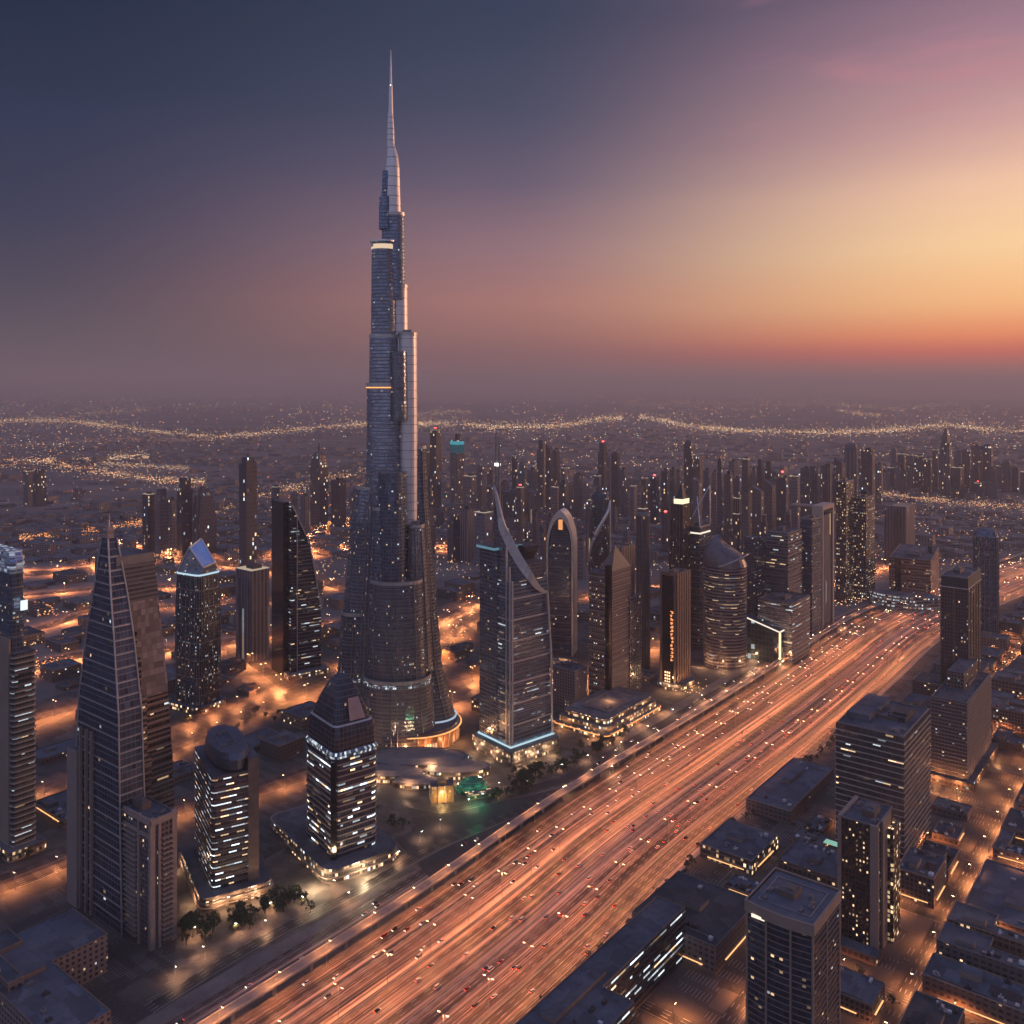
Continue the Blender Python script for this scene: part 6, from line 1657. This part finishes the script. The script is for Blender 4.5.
# ------------------------------------------------------------------ cars
CARM = [plain('car_white', (.62,.62,.60), .3), plain('car_silver', (.34,.35,.36), .3, .5), plain('car_black', (.02,.02,.022), .25), plain('car_red', (.28,.03,.025), .3), plain('car_blue', (.04,.07,.15), .3), plain('car_grey', (.12,.12,.125), .3, .4)]
CARN = ['white','silver','black','red','blue','dark grey']
M_GLASS = plain('car_glass', (.015,.017,.02), .1); M_TYRE = plain('tyre', (.02,.02,.02), .9)
E_HEAD = emit('headlight', (1,.86,.66), 11); E_TAIL = emit('taillight', (1,.07,.03), 10)
def car_body(mb, kind, x=0, y=0, rz=0, mi=0, mg=1, mt=2):
    L_, W_, Hh = {'saloon': (4.8,1.85,1.45), 'suv': (5.0,2.0,1.85), 'van': (5.6,2.1,2.3)}[kind]
    c_, s_ = math.cos(rz), math.sin(rz)
    def T(p): return (x + p[0]*c_ - p[1]*s_, y + p[0]*s_ + p[1]*c_, p[2] + .2)
    hb = Hh*.55
    def ringx(z, f, b, w): return [T(p) for p in ((-L_/2*b,-W_/2*w,z),(L_/2*f,-W_/2*w,z),(L_/2*f,W_/2*w,z),(-L_/2*b,W_/2*w,z))]
    mb.loft([ringx(.25,.97,.97,.96), ringx(.5,1,1,1), ringx(hb,.97,.98,.97)], mi)
    cb = {'saloon': ((.42,.78),(.18,.58)), 'suv': ((.42,.95),(.22,.86)), 'van': ((.78,.98),(.60,.95))}[kind]
    mb.loft([ringx(hb+.001,cb[0][0],cb[0][1],.90), ringx(Hh-.06,cb[1][0],cb[1][1],.78)], mg, mtop=mg)
    mb.loft([ringx(Hh-.059,cb[1][0]*.98,cb[1][1]*.98,.77), ringx(Hh,cb[1][0]*.9,cb[1][1]*.9,.7)], mi)
    for wx in (-L_*.31, L_*.31):
        for wy in (-W_*.44, W_*.44):
            P = [(wx+.34*math.cos(q*math.pi/4), wy, .34+.34*math.sin(q*math.pi/4)) for q in range(8)]
            mb.loft([[T((p[0],wy-.12,p[2]-.2)) for p in P],[T((p[0],wy+.12,p[2]-.2)) for p in P]], mt)
    return L_, W_, hb
CARP = {}
def make_car(kind, ci):
    key = (kind, ci)
    if key in CARP: return copy_tree(CARP[key])
    mb = MB(); L_, W_, hb = car_body(mb, kind); o = mb.build('car' if kind != 'van' else 'van', [CARM[ci], M_GLASS, M_TYRE])
    for sg in (-1, 1):
        m = MB(); m.box(L_/2+.03, sg*W_*.34, .66, .12, .42, .26, bottom=True); m.build('headlight', E_HEAD, o)
        m = MB(); m.box(-L_/2-.03, sg*W_*.36, .78, .1, .40, .24, bottom=True); m.build('taillight', E_TAIL, o)
    CARP[key] = o; return o
rn = random.Random(31)
# lane centres: right service road, carriageway toward the horizon, carriageway toward the camera, beyond the viaduct a frontage road
LANES = [(s_, 1, 'right service road') for s_ in (6, 10.5, 15, 19.5)] + [(s_, 1, 'right-hand carriageway') for s_ in (33,37,41,45,49,53,57,67,71,75,79,83,87,91)] + \
        [(s_, -1, 'left-hand carriageway') for s_ in (105,109,113,117,121,125,132,136,140,144,148)] + [(s_, -1, 'frontage road beyond the viaduct') for s_ in (167,171.5,178,183)]
cars = []
for s_, dr, nm in LANES:
    v = rn.uniform(60, 120)
    while v < 2900:
        cars.append((v, s_, dr, nm)); v += rn.expovariate(1/120.0) + 9
def vis(x, y): 
    px, py = 512 + x/y*F, HY + H*F/y; return -6 < px < 1030 and py < 1035
cl = []
for v, s_, dr, nm in cars:
    x, y, a = hpos(v, s_)
    if y > 200 and vis(x, y): cl.append((y, x, a, s_, dr, nm))
cl.sort(); print('CARS', len(cl))
fm = MB()
for i, (y, x, a, s_, dr, nm) in enumerate(cl):
    kd = rn.choice(('saloon','saloon','suv','suv','van')); ci = rn.choice((0,0,0,1,1,2,3,4,5)); rz = a + (0 if dr > 0 else math.pi)
    if i < 290:
        o = make_car(kd, ci); o.location = (x, y, .014); o.rotation_euler = (0,0,rz)
        kn = {'saloon':'saloon car','suv':'tall family car','van':'van'}[kd]
        lb = f'{CARN[ci]} {kn} driving ' + ('away' if dr > 0 else 'toward the camera') + f' on the {nm}'
        tag(o, lb, 'van' if kd == 'van' else 'car', f'{CARN[ci]} {kn}s on the {nm}')
    else:
        car_body(fm, kd, x, y, rz, ci, 6, 7)
        c_, s2 = math.cos(rz), math.sin(rz)
        for sg in (-1, 1):
            fm.box(x + 2.5*c_ - sg*.7*s2, y + 2.5*s2 + sg*.7*c_, .8, .2, .55, .4, rz, 8); fm.box(x - 2.55*c_ - sg*.7*s2, y - 2.55*s2 + sg*.7*c_, .9, .2, .5, .36, rz, 9)
tag(fm.build('far_traffic', CARM + [M_GLASS, M_TYRE, E_HEAD, E_TAIL]), 'dense far traffic on the highway beyond the nearest cars', None, None, 'stuff')

# ------------------------------------------------------------------ trees
M_LEAF = plain('foliage', (.055,.075,.035), .8, var=.6, scale=.8); M_BARK = plain('bark', (.10,.075,.055), .9)
TP = []
for k in range(4):
    rr = random.Random(60+k); h = 6.5 + k
    m = MB(); m.tube([(0,0,0),(.1,.05,h*.25),(.05,-.1,h*.5)], [.28,.2,.12], 6)
    for q in range(4):
        a_ = q*1.6+k; m.tube([(.05,-.05,h*(.3+.05*q)),(1.6*math.cos(a_),1.6*math.sin(a_),h*.62)], [.1,.04], 5)
    m2 = MB()
    cl_ = [(rr.gauss(0,h*.20), rr.gauss(0,h*.20), h*(.42+.5*rr.random()), rr.uniform(.7,1.5)) for _ in range(15)]
    for cx, cy, cz, r_ in cl_:
        for _ in range(34):
            d_ = Vector((rr.gauss(0,1), rr.gauss(0,1), rr.gauss(0,1))).normalized() * r_ * rr.uniform(.5,1.05)
            c0 = Vector((cx,cy,cz)) + d_; u_ = Vector((rr.gauss(0,1), rr.gauss(0,1), rr.gauss(0,1))).normalized()*.30; w_ = u_.cross(d_).normalized()*.22 if u_.cross(d_).length > 1e-4 else Vector((.2,0,0))
            m2.quad([c0-u_-w_, c0+u_-w_, c0+u_+w_, c0-u_+w_])
    TP.append((m, m2))
TPO = []
def tree(x, y, label, group, k, sc_=1.0, z=.0):
    k = k % 4
    if len(TPO) <= k or TPO[k] is None:
        while len(TPO) <= k: TPO.append(None)
        t = thing('tree', label, 'tree', (x, y, z), 0, group); TP[k][0].build('trunk', M_BARK, t); TP[k][1].build('crown', M_LEAF, t); TPO[k] = t
    else: t = copy_tree(TPO[k])
    t.location = (x, y, z); t.rotation_euler = (0,0,(x*7.3+y) % 6.28); t.scale = (sc_,)*3; tag(t, label, 'tree', group)
rn = random.Random(8)
v = 180; k = 0
while v < 1150:
    x, y, a = hpos(v, -rn.uniform(5, 10)); v += rn.uniform(6, 22)
    if free(x, y, 1.5, 0) and vis(x, y): k += 1; tree(x, y, 'bushy dark tree in the row along the right edge of the highway', 'trees along the right edge of the highway', k, rn.uniform(.8,1.3))
for (px0, py0, px1, py1, n_, lb) in ((485,798,624,748,95,'bushy tree on the forecourt in front of the sail tower'),(592,768,640,735,10,'bushy tree below the terraced podium of the pyramid-capped residence'),(0,862,52,838,12,'bushy tree beside the frame-edge glass tower'),
      (190,935,310,900,50,'bushy tree on the plaza below the drum-top and domed towers'),(405,850,385,815,12,'bushy tree at the corner of the domed hotel podium'),(170,712,205,716,12,'bushy tree around the foot of the prism-topped tower'),(850,615,880,640,14,'bushy tree on the dark verge left of the highway near the reddish block'),(200,730,300,712,9,'bushy tree on the strip beside the broad orange avenue')):
    for q in range(n_):
        u = rn.random(); x, y = gp(px0+(px1-px0)*u + rn.gauss(0,7), py0+(py1-py0)*u + rn.gauss(0,5))
        if free(x, y, 1, 0) and not (-3 < hwdist(x,y) < 193): k += 1; tree(x, y, lb, lb.replace('bushy tree','trees'), k, rn.uniform(.9,1.6), .165)
for q in range(70):
    a, b = rn.uniform(-330, 900), rn.uniform(10, 700); x, y = uvp(a, b)
    if free(x, y, 1.5, 0) and vis(x, y) and hwdist(x,y) < -8: k += 1; tree(x, y, 'small dark tree on a street of the right district', 'street trees of the right district', k, rn.uniform(.7,1.2))
print('TREES', k)

build_lamps()
